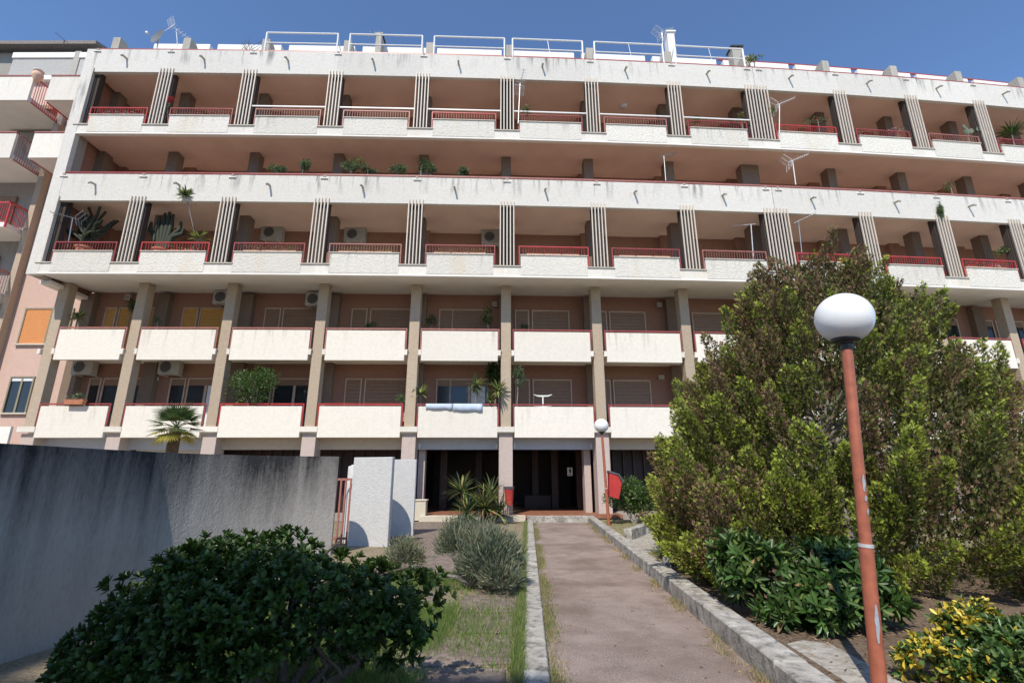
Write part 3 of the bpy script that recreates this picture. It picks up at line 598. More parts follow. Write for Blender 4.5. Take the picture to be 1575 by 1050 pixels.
# ------------------------------------------------------------------ windows of the two lower storeys
WIN = {0: ((.22, .345, .0), (.40, .86)), 1: ((.235, .39), (.44, .84)), 2: ((.21, .37), (.42, .86)), 3: ((.215, .37), (.43, .87)), 4: ((.23, .37), (.385, .80)),
       5: ((.13, .27), (.33, .75)), 6: ((.06, .20), (.255, .67)), 7: ((.05, .2), (.26, .67)), 8: ((.1, .25), (.3, .7)), 9: ((.1, .25), (.3, .7)), 10: ((.1, .25), (.32, .72)), 11: ((.1, .25), (.32, .72)), 12: ((.1, .25), (.32, .72))}
def window(i, a, b, z0, z1, mode, shut):
    w = fbox(MB(), i, a, b, WALL_O - .03, WALL_O - .004, z0, z1).build('window', 'glass_dark' if mode != 'shut' else shut, B)
    fr = MB()
    for q in ((a - .05, a, z0, z1 + .05), (b, b + .05, z0, z1 + .05)): fbox(fr, i, q[0], q[1], WALL_O - .07, WALL_O - .003, q[2], q[3])
    fbox(fr, i, a, b, WALL_O - .07, WALL_O - .003, z1, z1 + .05); fr.build('frame', 'frame_wood', w)
    drop = {'shut': z1 - z0, 'glass': 0.26, 'half': 0.7 * (z1 - z0) * .7}[mode]
    if mode == 'shut':
        n = 14
        for k in range(n):
            za = z1 - (k + 1) * drop / n
            if za < z0 + .55: break                         # below the balcony rail nothing shows
            fbox(MB(), i, a + .01, b - .01, WALL_O - .05, WALL_O - .03, za + .012, za + drop / n).build('slat', shut, w)
    else:
        fbox(MB(), i, a + .01, b - .01, WALL_O - .055, WALL_O - .03, z1 - drop, z1).build('shutter', shut, w)
        if b - a > .9:
            m_ = (a + b) / 2; fbox(MB(), i, m_ - .05, m_ + .05, WALL_O - .06, WALL_O - .03, z0, z1 - drop).build('mullion', 'frame_olive' if i == 0 else 'frame_wood', w)
            if i in (1, 4): fbox(MB(), i, m_ + .08, b - .1, WALL_O - .036, WALL_O - .031, z0, z1 - drop).build('curtain', 'curtain_white', w)
    return w
for i in range(NB):
    L = BLEN[i] * 1.0
    sm, lg = WIN[i][0][:2], WIN[i][1]
    m1 = ['glass', 'glass', 'glass', 'shut', 'glass', 'shut', 'half', 'shut', 'shut', 'shut', 'shut', 'shut', 'shut'][i]
    m1b = ['glass', 'glass', 'glass', 'shut', 'glass', 'shut', 'shut', 'shut', 'shut', 'shut', 'shut', 'shut', 'shut'][i]
    m2 = ['shut'] * 9 + ['shut', 'glass', 'glass', 'glass']
    s1 = 'shutter_brown'; s2 = 'shutter_ochre' if i < 2 else 'shutter_brown'
    window(i, sm[0]*L, sm[1]*L, 3.38, 5.50, m1, s1); window(i, lg[0]*L, lg[1]*L, 3.38, 5.50, m1b, s1)
    window(i, sm[0]*L, sm[1]*L, 6.40, 8.60, m2[i], s2); window(i, lg[0]*L, lg[1]*L, 6.40, 8.60, m2[i], s2)

# ------------------------------------------------------------------ roof: sloping fins, attic parapet, white frames
for k in range(NB):
    n = NORM[k]; t = Vector((n.y, -n.x, 0)); base = NODES[k] + t * (-.02)
    def q(o, z): return base + n*o + Vector((0, 0, z))
    MB().prism([q(.55, 19.4), q(.55, 20.95), q(.95, 20.95), q(2.3, 19.9), q(2.3, 19.4)], t * .34).build('roof_fin', 'roof_concrete', B, bevel=0.01)
for i in range(NB):
    L = BLEN[i]
    fbox(MB(), i, 0, L, 0.16, 6.5, 19.2, 19.38).build('roof_slab', 'roof_concrete', B)
    at = fbox(MB(), i, .2, L - .2, 2.55, 2.75, 19.38, 22.26).build('attic_parapet', 'rough_plaster', B)
    fbox(MB(), i, .2, L - .2, 2.50, 2.80, 22.26, 22.62).build('coping', 'soffit_white', at)
    fbox(MB(), i, .3, L - .1, 2.46, 2.50, 22.18, 22.26).build('hand_rail', 'red_paint', at)
    if i > 7: fbox(MB(), i, 0, L, 2.60, 2.66, 22.72, 22.80).build('hand_rail', 'red_paint', at)
    fbox(MB(), i, 0, L, 6.3, 6.5, 19.38, 21.5).build('attic_wall', 'wall_pink', B)
ROOFX = [(405, 520), (533, 648), (662, 775), (788, 900), (908, 1020), (1038, 1142)]
for qi, i in enumerate(range(2, 8)):
    L = BLEN[i]; a, c = (.42, L - .12) if i < 5 else (.25, L - .30)
    r0 = empty('terrace_frame', FP(i, L/2, .1, 19.7))
    tag(r0, ['white pipe frame on the roof edge, leftmost of the six', 'white pipe frame on the roof edge, second of six from the left', 'white pipe frame on the roof edge, third of six from the left',
             'white pipe frame on the roof edge, fourth of six from the left', 'white pipe frame on the roof edge, just left of the white chimney', 'white pipe frame on the roof edge, right of the white chimney'][qi], 'railing', 'white roof edge frames')
    zt = 20.78
    for s_ in (a, c): MB().tube([FP(i, s_, .06, 19.60), FP(i, s_, .06, zt)], .036, 8).build('post', 'white_metal', r0)
    MB().tube([FP(i, a, .06, zt), FP(i, c, .06, zt)], .036, 8).build('top_bar', 'white_metal', r0)
    MB().tube([FP(i, a, .06, 20.22), FP(i, c, .06, 20.22)], .030, 8).build('middle_bar', 'white_metal', r0)
    for s_ in (a, c): MB().tube([FP(i, s_, .06, zt - .02), FP(i, s_, 1.2, 19.5)], .022, 6).build('brace', 'white_metal', r0)
    if i > 4: MB().tube([FP(i, (a+c)/2, .06, zt), FP(i, (a+c)/2 + .12, .06, 19.75)], .012, 5).build('rod', 'white_metal', r0)
# ------------------------------------------------------------------ the wing on the left
Wg = tag(empty('side_wing', (-22, 20, 0)), 'pink wing with orange shutters and white balconies at the left end of the block', 'building')
WY = 20.6
MB().box(-21.8, -18.5, WY, WY + .3, 0, 21.4).build('wall', 'wall_pink', Wg)
MB().box(-34, -22.0, WY + .9, WY + 1.2, 0, 22.0).build('recessed_wall', 'wall_brown', Wg)
MB().box(-22.05, -21.8, WY - .35, WY + 1.2, 0, 18.0).build('pilaster', 'column_aggregate', Wg)
MB().box(-24.9, -22.06, WY + .3, WY + .9, 0, 18).build('stair_wall', 'pier_grey', Wg)
for (zb, zt) in ((18.2, 19.5), (15.16, 16.42)):
    for (x0, x1) in ((-21.35, -18.62), (-34, -22.15)):
        p_ = MB().box(x0, x1, 18.95, 19.07, zb, zt).build('balcony_panel', 'panel_white', Wg, bevel=.008)
        MB().box(x0, x1, 18.93, 19.09, zt + .03, zt + .09).build('hand_rail', 'red_faded', p_)
    MB().box(-21.35, -18.62, 19.07, WY, zb + .02, zb + .25).build('floor_slab', 'soffit_white', Wg)
    MB().box(-34, -22.15, 19.07, WY + .9, zb + .02, zb + .25).build('floor_slab', 'soffit_white', Wg)
    for x in (-21.38, -22.12):
        rl = MB().box(x - .02, x + .02, 19.1, WY, zt - .02, zt + .04).box(x - .02, x + .02, 19.1, WY, zb - .02, zb + .02)
        for k in range(14): yy = 19.15 + k * .105; rl.box(x - .008, x + .008, yy - .008, yy + .008, zb, zt)
        rl.build('side_railing', 'red_bright' if zb > 16 else 'red_faded', Wg)
for zb in (12.1, 9.05):
    MB().box(-34, -22.1, 19.5, WY + .9, zb, zb + .22).build('floor_slab', 'soffit_white', Wg)
    rl = MB().box(-34, -22.1, 19.48, 19.52, zb + 1.15, zb + 1.22).box(-34, -22.1, 19.48, 19.52, zb + .25, zb + .29).box(-22.14, -22.06, 19.48, WY + .2, zb + 1.15, zb + 1.22).box(-22.12, -22.06, 19.48, 19.54, zb, zb + 1.2)
    for k in range(40): x = -22.2 - k * .11; rl.box(x - .009, x + .009, 19.49, 19.51, zb + .29, zb + 1.15)
    for k in range(10): yy = 19.55 + k * .11; rl.box(-22.11, -22.09, yy - .009, yy + .009, zb + .2, zb + 1.15)
    rl.build('railing', 'red_bright' if zb > 10 else 'red_faded', Wg)
    sh = MB().box(-25.2, -23.4, WY + .2, WY + .28, zb + .2, zb + 2.3).build('shutter', 'shutter_brown', Wg)
def wing_window(x0, x1, z0, z1, shut, mode):
    w = MB().box(x0, x1, WY - .02, WY - .002, z0, z1).build('window', 'glass_dark', Wg)
    MB().box(x0 - .06, x0, WY - .07, WY - .001, z0, z1).box(x1, x1 + .06, WY - .07, WY - .001, z0, z1).box(x0 - .06, x1 + .06, WY - .07, WY - .001, z1, z1 + .06).build('frame', 'frame_olive', w)
    MB().box(x0 - .12, x1 + .12, WY - .12, WY - .001, z0 - .06, z0).build('sill', 'trim_stone', w)
    if mode == 'shut':
        n = 16
        for k in range(n):
            za = z0 + (z1 - z0) * k / n; MB().box(x0 + .01, x1 - .01, WY - .045, WY - .022, za + .006, za + (z1 - z0) / n).build('slat', shut, w)
    else:
        MB().box((x0+x1)/2 - .04, (x0+x1)/2 + .04, WY - .05, WY - .022, z0, z1).build('mullion', 'frame_olive', w)
        MB().box(x0 + .02, x1 - .02, WY - .045, WY - .022, z1 - .14, z1 - .02).build('blind', 'curtain_white', w)
wing_window(-21.2, -20.1, 7.1, 8.66, 'shutter_orange', 'shut'); wing_window(-19.75, -19.2, 7.1, 8.66, 'shutter_orange', 'shut')
wing_window(-21.05, -20.15, 4.15, 5.62, 'shutter_orange', 'glass'); wing_window(-19.75, -19.35, 4.15, 5.62, 'shutter_orange', 'glass')
MB().box(-30, -18.9, 18.9, 19.0, 1.2, 3.42).build('base_wall', 'soffit_white', Wg)
for x0, x1 in ((-21.9, -18.9), (-25.3, -22.2)):
    at = MB().box(x0, x1, WY - .1, WY + .1, 21.0, 22.1).build('attic_parapet', 'wing_grey', Wg)
    MB().box(x0 - .03, x1 + .03, WY - .16, WY + .14, 22.1, 22.42).build('coping', 'soffit_white', at)
    MB().box(x0 - .03, x1 + .03, WY - .16, WY + .14, 20.75, 21.0).build('lower_band', 'soffit_white', at)
MB().box(-22.2, -21.9, WY - .15, WY + .4, 18, 22.5).build('attic_post', 'roof_concrete', Wg)
MB().box(-34, -18.9, WY + .05, WY + .3, 19.4, 20.75).build('attic_wall', 'wall_pink', Wg)
tr = MB().prism([(-38, 22.0, 24.6), (-22.9, 22.0, 24.6), (-22.9, 28, 26.6), (-38, 28, 26.6)], (0, 0, .22)).build('tiled_roof', 'roof_tile', Wg)
MB().box(-38, -23.4, 22.6, 27, 19, 24.6).build('upper_wall', 'pier_grey', Wg)

# the block across the courtyard, behind the camera: it throws the shade over the near garden
OP = tag(empty('opposite_block', (-20, -16, 0)), 'tall apartment block across the courtyard whose shade covers the dark foreground shrub', 'building')
hs, ht = 20.0, 24.6; tx, ty = math.tan(SUN_AZ), 1 / (math.tan(SUN_EL) / math.cos(SUN_AZ))
ye = 4.35 - hs * ty; xe = 0.36 - (4.35 - ye) * tx
MB().box(-46, xe, ye - 10, ye, 0, hs).build('wall', 'panel_white', OP)
ye2 = 5.35 - ht * ty; xe2 = -3.95 - (4.9 - ye2) * tx
MB().box(-46, xe2, ye2 - 9.5, ye2, hs + .01, ht).build('stair_tower', 'wall_pink', OP)
for zf in range(1, 6):
    MB().box(-45, xe - .3, ye, ye + .02 , zf*3.2, zf*3.2 + 1.2).build('balcony_band', 'panel_white', OP)
    for k in range(8):
        x = xe - 2.2 - k * 4.2; w = MB().box(x - .9, x + .9, ye, ye + .03, zf*3.2 + 1.3, zf*3.2 + 2.7).build('window', 'shutter_brown', OP)

# ------------------------------------------------------------------ street lamps and bins
def globe_lamp(base, top, r, pr, label):
    base, top = Vector(base), Vector(top); d = (top - base).normalized()
    L_ = tag(empty('globe_lamp', base), label, 'lamp', 'globe lamps on red posts')
    m = base.lerp(top, 0.36)
    MB().tube([base, m], [pr, pr * .97], 14).build('lower_post', 'lamp_red', L_, True)
    MB().tube([m, top - d * r * 1.02], [pr * .84, pr * .80], 14).build('upper_post', 'lamp_red', L_, True)
    MB().tube([m - d*.012, m + d*.012], [pr * 1.04, pr * 1.04], 14).build('joint_ring', 'pale_metal', L_, True)
    n = 26; prof = [(max(.001, r * 1.03 * math.sin(math.pi * k / n)), -r * math.cos(math.pi * k / n)) for k in range(n + 1)]
    MB().lathe(prof, top, 36).build('globe', 'globe_white', L_, True)
    c = top - d * r * .98
    MB().lathe([(r*.26, -.10*r), (r*.30, -.02*r), (r*.50, .05*r), (r*.52, .16*r), (r*.42, .17*r)], c, 28).build('collar', 'black_plastic', L_, False)
    MB().lathe([(pr*.95, -.30*r), (pr*.95, -.08*r)], c, 16).build('socket', 'dark_metal', L_)
    return L_
nl = globe_lamp((2.50, 3.90, 0.05), (2.71, 3.86, 2.75), 0.205, 0.049, 'large globe lamp on a leaning red post in the right foreground')
# bare metal where the paint has worn off the post
for (t0, t1, a0) in ((.50, .545, 200), (.475, .49, 205), (.44, .455, 215), (.13, .22, 190)):
    p0 = Vector((2.50, 3.90, 0.05)).lerp(Vector((2.71, 3.86, 2.75)), t0); p1 = Vector((2.50, 3.90, 0.05)).lerp(Vector((2.71, 3.86, 2.75)), t1)
    rr = .0445 if t0 > .36 else .0525; mb = MB(); nrow, ncol = 6, 5
    for k in range(nrow):
        p_ = p0.lerp(p1, k / (nrow - 1)); wdt = 13 * math.sin(math.pi * (k + .6) / nrow) * random.uniform(.6, 1.1) + 3; off = random.uniform(-4, 4)
        for q in range(ncol): a = a0 + 72 + off - wdt + 2*wdt*q/(ncol - 1); mb.v.append((p_.x + rr*math.cos(R(a)), p_.y + rr*math.sin(R(a)), p_.z))
    for k in range(nrow - 1):
        for q in range(ncol - 1): mb.f.append((k*ncol + q, k*ncol + q + 1, (k+1)*ncol + q + 1, (k+1)*ncol + q))
    mb.build('bare_patch', 'bare_grey', nl)
fl = globe_lamp((2.98, 16.3, 0.09), (2.90, 16.3, 3.14), 0.225, 0.05, 'small globe lamp on a red post near the passage')
lb = tag(empty('litter_bin', (3.1, 16.25, .7)), 'bright red tapered litter bin fixed to the far lamp post', 'bin', 'red litter bins')
MB().prism([(3.02, 16.10, .95), (3.30, 16.10, .86), (3.42, 16.10, 1.34), (3.32, 16.10, 1.56), (3.04, 16.10, 1.66)], (0, .32, 0)).build('body', 'red_bright', lb, bevel=.012)
MB().prism([(3.02, 16.08, 1.66), (3.325, 16.08, 1.57), (3.44, 16.08, 1.34), (3.48, 16.08, 1.36), (3.36, 16.08, 1.62), (3.03, 16.08, 1.73)], (0, .36, 0)).build('hood', 'bin_lid', lb, bevel=.008)
p = at_z(783, 792, .25); p = at_y(783, 780, 18.9)
b2 = tag(empty('litter_bin', p), 'round red litter bin with dark rim beside the yucca', 'bin', 'red litter bins')
bz = at_y(783, 777, 18.9)
MB().lathe([(.13, 0), (.175, .58), (.185, .60)], (bz.x, bz.y, bz.z), 18).build('body', 'bin_red', b2, True)
MB().lathe([(.19, .57), (.195, .66), (.165, .66), (.16, .59)], (bz.x, bz.y, bz.z), 18).build('rim', 'bin_lid', b2)
MB().tube([(bz.x - .2, bz.y, .05), (bz.x - .2, bz.y, bz.z + .68)], .022, 8).box(bz.x - .2, bz.x - .1, bz.y - .015, bz.y + .015, bz.z + .45, bz.z + .49).build('post', 'red_faded', b2)
tr_ = at_z(646, 793, .21)
pt = tag(empty('stone_trough', tr_), 'pale stone trough beside the pale slab at the passage edge', 'planter')
MB().box(tr_.x - .28, tr_.x + .2, 18.7, 19.1, .05, .72).build('body', 'pale_stone', pt, bevel=.01)
MB().box(tr_.x - .31, tr_.x + .23, 18.67, 19.13, .72, .77).build('rim', 'pale_stone', pt, bevel=.008)
low = MB().box(-3.3, kl(18.6) - .25, 18.55, 18.95, 0, .22).build('entrance_step', 'pale_stone', None, bevel=.01); struct(low)
# bench behind the far shrub
bn = tag(empty('park_bench', (5.6, 17.4, .1)), 'brown slatted bench half hidden behind the conifer', 'bench')
for k, (dy, z) in enumerate(((0, .5), (.13, .5), (.26, .5), (.40, .72), (.44, .88))):
    MB().box(4.7, 6.4, 17.3 + dy, 17.3 + dy + (.11 if k < 3 else .04), z, z + (.04 if k < 3 else .11)).build('slat', 'brick_red', bn)
for x in (4.9, 6.2): MB().box(x, x + .06, 17.3, 17.72, .08, .5).build('leg', 'dark_metal', bn)

# ------------------------------------------------------------------ garden plants
def limb(mb, a, b, r0, r1, wob=.05, n=5):
    a, b = Vector(a), Vector(b); L = (b - a).length
    pts = [a.lerp(b, k / n) + (Vector((random.gauss(0, wob), random.gauss(0, wob), random.gauss(0, wob * .5))) * L * .35 if 0 < k < n else Vector()) for k in range(n + 1)]
    mb.tube(pts, [r0 + (r1 - r0) * k / n for k in range(n + 1)], 7); return pts
# big dark shrub in the shade
sh = tag(empty('broadleaf_shrub', (-1.7, 3.7, 0)), 'large dark glossy shrub in the shade before the curved wall', 'shrub')
mb = MB(); C0 = Vector((-1.45, 3.55, 0.02))
for ang, ln, zz in ((-20, .55, .40), (10, .6, .6), (60, .5, .75), (100, .45, .8), (140, .7, .75), (170, 1.1, .62), (190, 1.2, .45), (330, .45, .45), (-5, .5, .36)):
    e = C0 + Vector((math.cos(R(ang)) * ln, math.sin(R(ang)) * ln * .55, zz)); pts = limb(mb, C0 + Vector((0, 0, .05)), e, .04, .014)
    for q in range(3):
        m_ = pts[3 + q % 3]; limb(mb, m_, m_ + Vector((random.gauss(0, .25), random.gauss(0, .2), random.uniform(.1, .3))), .015, .006, n=3)
limb(mb, C0, C0 + Vector((0.02, 0, .25)), .06, .05, n=2)
mb.build('branches', 'bark', sh, True)
P_, D_, N_, L_ = [], [], [], []
for c_, r_, n_ in (((-1.36, 3.62, .82), (.78, .62, .42), 300), ((-2.0, 3.7, .74), (.75, .62, .42), 320), ((-2.5, 3.75, .5), (.5, .55, .40), 220), ((-.92, 3.6, .70), (.50, .5, .38), 200), ((-1.75, 3.35, .62), (.7, .4, .36), 170), ((-2.72, 3.75, .26), (.36, .34, .24), 90), ((-2.05, 3.35, .40), (.62, .4, .32), 150), ((-.82, 3.62, .50), (.30, .35, .22), 60)):
    a, b_, c2, d2 = rosettes(c_, r_, int(n_*2.2), 8, .060, lumps=14, shell=.68); P_.append(a); D_.append(b_); N_.append(c2); L_.append(d2)
P_ = np.concatenate(P_); D_ = np.concatenate(D_); N_ = np.concatenate(N_); L_ = np.concatenate(L_)
stamp('crown', T_LEAF, P_, D_, N_, L_, L_ * .40, ['leaf_dark', 'leaf_glossy', 'leaf_mid'], rng.choice(3, len(P_), p=[.82, .15, .03]), sh)

# the big conifer
th = tag(empty('thuja_tree', (5.6, 8.8, 0)), 'big broad conifer with browning green sprays right of the path', 'tree')
mb = MB(); base = Vector((5.55, 8.9, .05))
limb(mb, base, base + Vector((.1, .1, 4.6)), .16, .03, .03, 7)
for k in range(34):
    z = random.uniform(.3, 4.0); a = random.uniform(0, 2*math.pi); rr = 2.4 * (1 - z / 6.2)
    limb(mb, base + Vector((0, 0, z * .8)), base + Vector((math.cos(a) * rr, math.sin(a) * rr, z + .7)), .05, .012, .06, 4)
mb.build('trunk', 'bark_grey', th, True)
ZK = np.array([0.15, .5, 1.0, 1.8, 2.6, 3.3, 4.0, 4.7, 5.2, 5.7]); RK = np.array([2.75, 2.95, 3.0, 2.8, 2.42, 1.95, 1.32, .82, .5, .12])
def crown_r(z): return np.interp(z, ZK, RK)
def crown_pt(n, f0, f1):
    zg = np.linspace(.2, 5.2, 300); cdf = np.cumsum(crown_r(zg) + .25); cdf /= cdf[-1]
    z = np.interp(rng.uniform(0, 1, n), cdf, zg); a = rng.uniform(0, 2*np.pi, n)
    r = crown_r(z)*rng.uniform(f0, f1, n)*(1 + .07*np.sin(a*5 + 1.3*z + .6) + .05*np.sin(a*9 - z*2.1))
    return np.stack([5.38 + .42*np.cos(a)*(np.cos(a) > 0) + r*np.cos(a)*1.02, 8.6 + r*np.sin(a)*.9, z], 1), a
lobp, la = crown_pt(380, .80, .98)
tops = np.array([(5.60, 8.2, 5.15), (4.95, 8.15, 4.85), (6.2, 8.1, 4.65), (6.55, 8.2, 4.45), (4.55, 8.1, 4.25), (5.3, 8.4, 4.75), (5.9, 8.4, 4.9), (4.3, 8.0, 3.8), (6.8, 8.3, 4.0), (5.62, 8.3, 4.7)])
ex = np.stack([rng.uniform(2.4, 3.3, 36), rng.uniform(6.4, 8.4, 36), rng.uniform(.25, 1.5, 36)], 1)
lobp = np.concatenate([lobp, ex, tops]); la = np.concatenate([la, np.full(36, 3.6)]); la = np.concatenate([la, rng.uniform(0, 6.28, len(tops))]); nl_ = len(lobp)
hl = rng.uniform(.30, .62, nl_); rl_ = rng.uniform(.12, .22, nl_); hl[-len(tops):] = .62; rl_[-len(tops):] = .16
out = np.where(lobp[:, 2] < .8, 1.0, .42); lax = norm(np.stack([np.cos(la)*out, np.sin(la)*out, np.ones(nl_)*np.where(lobp[:, 2] < .8, .5, 1)], 1) + rng.normal(size=(nl_, 3))*.10)
pb_ = np.clip(.22 + .20*(lobp[:, 2] - 2.3) - .13*(lobp[:, 0] - 5.0) + .22*np.sin(lobp[:, 0]*2.3 + lobp[:, 2]*1.7), .04, .8)
PS, DS, LS, MS = [], [], [], []
for q in range(nl_):
    K = int(900*(hl[q]*rl_[q])/.1); t = rng.uniform(-1, 1, K); ph = rng.uniform(0, 6.28, K); ax = lax[q]; u = norm(np.cross(ax, rng.normal(size=3))[None])[0]; v = np.cross(ax, u); p0 = rng.uniform(0, 6.28)
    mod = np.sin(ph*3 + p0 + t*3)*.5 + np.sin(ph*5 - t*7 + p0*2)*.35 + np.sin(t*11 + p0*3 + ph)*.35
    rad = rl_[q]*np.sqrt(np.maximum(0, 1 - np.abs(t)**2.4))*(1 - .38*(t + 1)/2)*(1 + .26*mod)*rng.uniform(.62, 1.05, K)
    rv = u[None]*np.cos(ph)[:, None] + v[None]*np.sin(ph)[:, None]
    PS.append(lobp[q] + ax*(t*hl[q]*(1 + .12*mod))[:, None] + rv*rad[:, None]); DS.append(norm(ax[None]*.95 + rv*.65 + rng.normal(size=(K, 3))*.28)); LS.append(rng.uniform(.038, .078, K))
    rn = rng.uniform(size=K); m_ = np.where(rn < .42, 1, 0); m_ = np.where((mod + .7*t + rng.normal(size=K)*.3 > .62 - .16*(2.6 - lobp[q, 2])), 2, m_)  # besides real tip and dead colours, bright tufts and dark hollows painted in
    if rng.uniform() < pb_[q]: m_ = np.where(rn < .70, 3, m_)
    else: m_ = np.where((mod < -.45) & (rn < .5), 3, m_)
    MS.append(m_)
fp, fa = crown_pt(46000, .58, .87); PS.append(fp); DS.append(norm(np.stack([np.cos(fa)*.5, np.sin(fa)*.5, np.ones(len(fp))], 1) + rng.normal(size=(len(fp), 3))*.4)); LS.append(rng.uniform(.055, .095, len(fp))); MS.append(rng.choice([1, 3, 0], len(fp), p=[.6, .25, .15]))
PS = np.concatenate(PS); DS = np.concatenate(DS); LS = np.concatenate(LS); MS = np.concatenate(MS); kp = PS[:, 2] > .1
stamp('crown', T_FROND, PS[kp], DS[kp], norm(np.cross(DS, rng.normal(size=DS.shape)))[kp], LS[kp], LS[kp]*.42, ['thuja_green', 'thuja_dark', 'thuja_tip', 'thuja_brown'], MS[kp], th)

# pittosporum between kerb and conifer
ps = tag(empty('broadleaf_shrub', (2.95, 5.7, 0)), 'shiny green shrub with leaf whorls below the conifer beside the kerb', 'shrub')
mb = MB(); C0 = Vector((3.0, 5.8, .08))
for ang in range(0, 360, 40):
    limb(mb, C0, C0 + Vector((math.cos(R(ang))*.62, math.sin(R(ang))*.4, random.uniform(.25, .65))), .022, .008)
mb.build('branches', 'bark', ps, True)
P_, D_, N_, L_ = [], [], [], []
for c_, r_, n_ in (((2.75, 5.65, .45), (.62, .5, .42), 170), ((3.25, 5.6, .52), (.6, .5, .42), 170), ((3.05, 5.4, .3), (.75, .45, .3), 130), ((2.55, 5.9, .55), (.4, .4, .35), 70), ((3.6, 5.75, .5), (.3, .35, .35), 60)):
    a, b_, c2, d2 = rosettes(c_, r_, n_, 9, .135, lumps=9, shell=.7, tilt=(.5, 1.35), up=.35); P_.append(a); D_.append(b_); N_.append(c2); L_.append(d2)
P_ = np.concatenate(P_); D_ = np.concatenate(D_); N_ = np.concatenate(N_); L_ = np.concatenate(L_)
stamp('crown', T_LEAF, P_, D_, N_, L_, L_*.27, ['leaf_glossy', 'leaf_mid', 'leaf_light', 'leaf_dry'], rng.choice(4, len(P_), p=[.62, .25, .11, .02]), ps)

# yellow edged shrub in the corner
rng = np.random.default_rng(21)
ye_ = tag(empty('variegated_shrub', (3.75, 4.0, 0)), 'low green shrub with bright yellow leaf tips in the bottom right corner', 'shrub')
mb = MB(); C0 = Vector((3.7, 4.0, .06))
for ang in range(0, 360, 45): limb(mb, C0, C0 + Vector((math.cos(R(ang))*.5, math.sin(R(ang))*.4, random.uniform(.15, .4))), .016, .006)
mb.build('branches', 'bark', ye_, True)
P_, D_, N_, L_, M_ = [], [], [], [], []
for c_, r_, n_, pr_ in (((3.62, 4.05, .24), (.62, .5, .30), 400, [.60, .33, .05, .02]), ((3.30, 4.0, .2), (.34, .34, .24), 130, [.5, .3, .08, .12]), ((3.38, 4.2, .38), (.24, .22, .20), 70, [.12, .12, .16, .60]), ((3.62, 4.3, .42), (.22, .2, .17), 60, [.14, .12, .16, .58]), ((3.0, 4.05, .20), (.22, .2, .2), 66, [.18, .14, .14, .54]), ((3.2, 3.85, .14), (.25, .2, .16), 60, [.3, .3, .1, .3]), ((4.2, 4.0, .3), (.5, .5, .34), 220, [.6, .34, .06, 0])):
    a, b_, c2, d2 = rosettes(c_, r_, int(n_*1.7), 6, .066, lumps=18, shell=.45, tilt=(.35, 1.2), up=.5); P_.append(a); D_.append(b_); N_.append(c2); L_.append(d2); M_.append(rng.choice(4, len(a), p=pr_))
P_ = np.concatenate(P_); D_ = np.concatenate(D_); N_ = np.concatenate(N_); L_ = np.concatenate(L_); M_ = np.concatenate(M_)
stamp('crown', T_LEAF, P_, D_, N_, L_, L_*.38, ['leaf_glossy', 'leaf_mid', 'leaf_light', 'leaf_yellow'], M_, ye_)

# lavender clump, small grey bush, yucca, shrub by the far lamp
lv = tag(empty('lavender_bush', (-.45, 7.45, 0)), 'grey green lavender bush beside the left kerb', 'shrub')
mb = MB()
for k in range(16):
    a = random.uniform(0, 6.28); limb(mb, (-.6, 7.5, .05), (-.45 + math.cos(a)*.45, 7.45 + math.sin(a)*.35, random.uniform(.3, .6)), .016, .006)
mb.tube([(-.62, 7.4, .1), (-.75, 7.3, .22), (-.9, 7.25, .24), (-1.0, 7.2, .3), (-1.12, 7.2, .28)], [.03, .028, .024, .02, .008], 7)
mb.build('branches', 'bark_grey', lv, True)
def brush(c, rad, n, ll, name, mats, w, parent, wd=.012):
    c = np.array(c); d = rand_dirs(n, .45); d[:, 2] = np.abs(d[:, 2]) - .22; d = norm(d)
    lob = 1 + .16*np.sin(np.arctan2(d[:, 1], d[:, 0])*4 + 1) + rng.normal(size=n)*.07
    p = c + d*np.array(rad)*(rng.uniform(.45, .98, n)*lob)[:, None]; dr = norm(d + np.array([0, 0, .75]) + rng.normal(size=(n, 3))*.35)
    L = ll*rng.uniform(.6, 1.3, n); return stamp(name, T_BLADE, p, dr, norm(rng.normal(size=(n, 3))), L, wd, mats, rng.choice(len(mats), n, p=w), parent)
brush((-.30, 7.35, .36), (.42, .42, .46), 8500, .085, 'foliage', ['leaf_lavender', 'leaf_lavender_dry', 'leaf_mid'], [.72, .18, .10], lv)
brush((-.78, 7.75, .52), (.30, .30, .42), 3600, .085, 'foliage', ['leaf_lavender', 'leaf_lavender_dry', 'leaf_mid'], [.62, .26, .12], lv)
brush((-.15, 7.0, .22), (.26, .25, .26), 1900, .07, 'foliage', ['leaf_lavender', 'leaf_lavender_dry', 'leaf_mid'], [.6, .3, .10], lv)
n = 260; a = rng.uniform(0, 6.28, n); rr = rng.uniform(0, .48, n)
stamp('flower_stalks', T_BLADE, np.stack([-.45 + rr*np.cos(a), 7.45 + rr*np.sin(a)*.8, .72 - .35*rr**2 + rng.normal(size=n)*.05], 1), np.stack([rng.normal(size=n)*.25, rng.normal(size=n)*.25, np.ones(n)], 1), norm(rng.normal(size=(n, 3))), rng.uniform(.14, .3, n), .008, ['leaf_lavender_dry', 'leaf_lavender'], rng.choice(2, n), lv)
g1 = tag(empty('grey_bush', (-1.72, 8.6, 0)), 'small dry grey green bush at the foot of the pale slab', 'shrub')
brush((-1.72, 8.6, .22), (.30, .28, .36), 2600, .07, 'foliage', ['leaf_lavender_dry', 'leaf_lavender', 'leaf_mid'], [.5, .35, .15], g1)
yu = tag(empty('yucca_clump', (-1.15, 17.7, 0)), 'clump of spiky yucca heads in front of the open passage', 'plant')
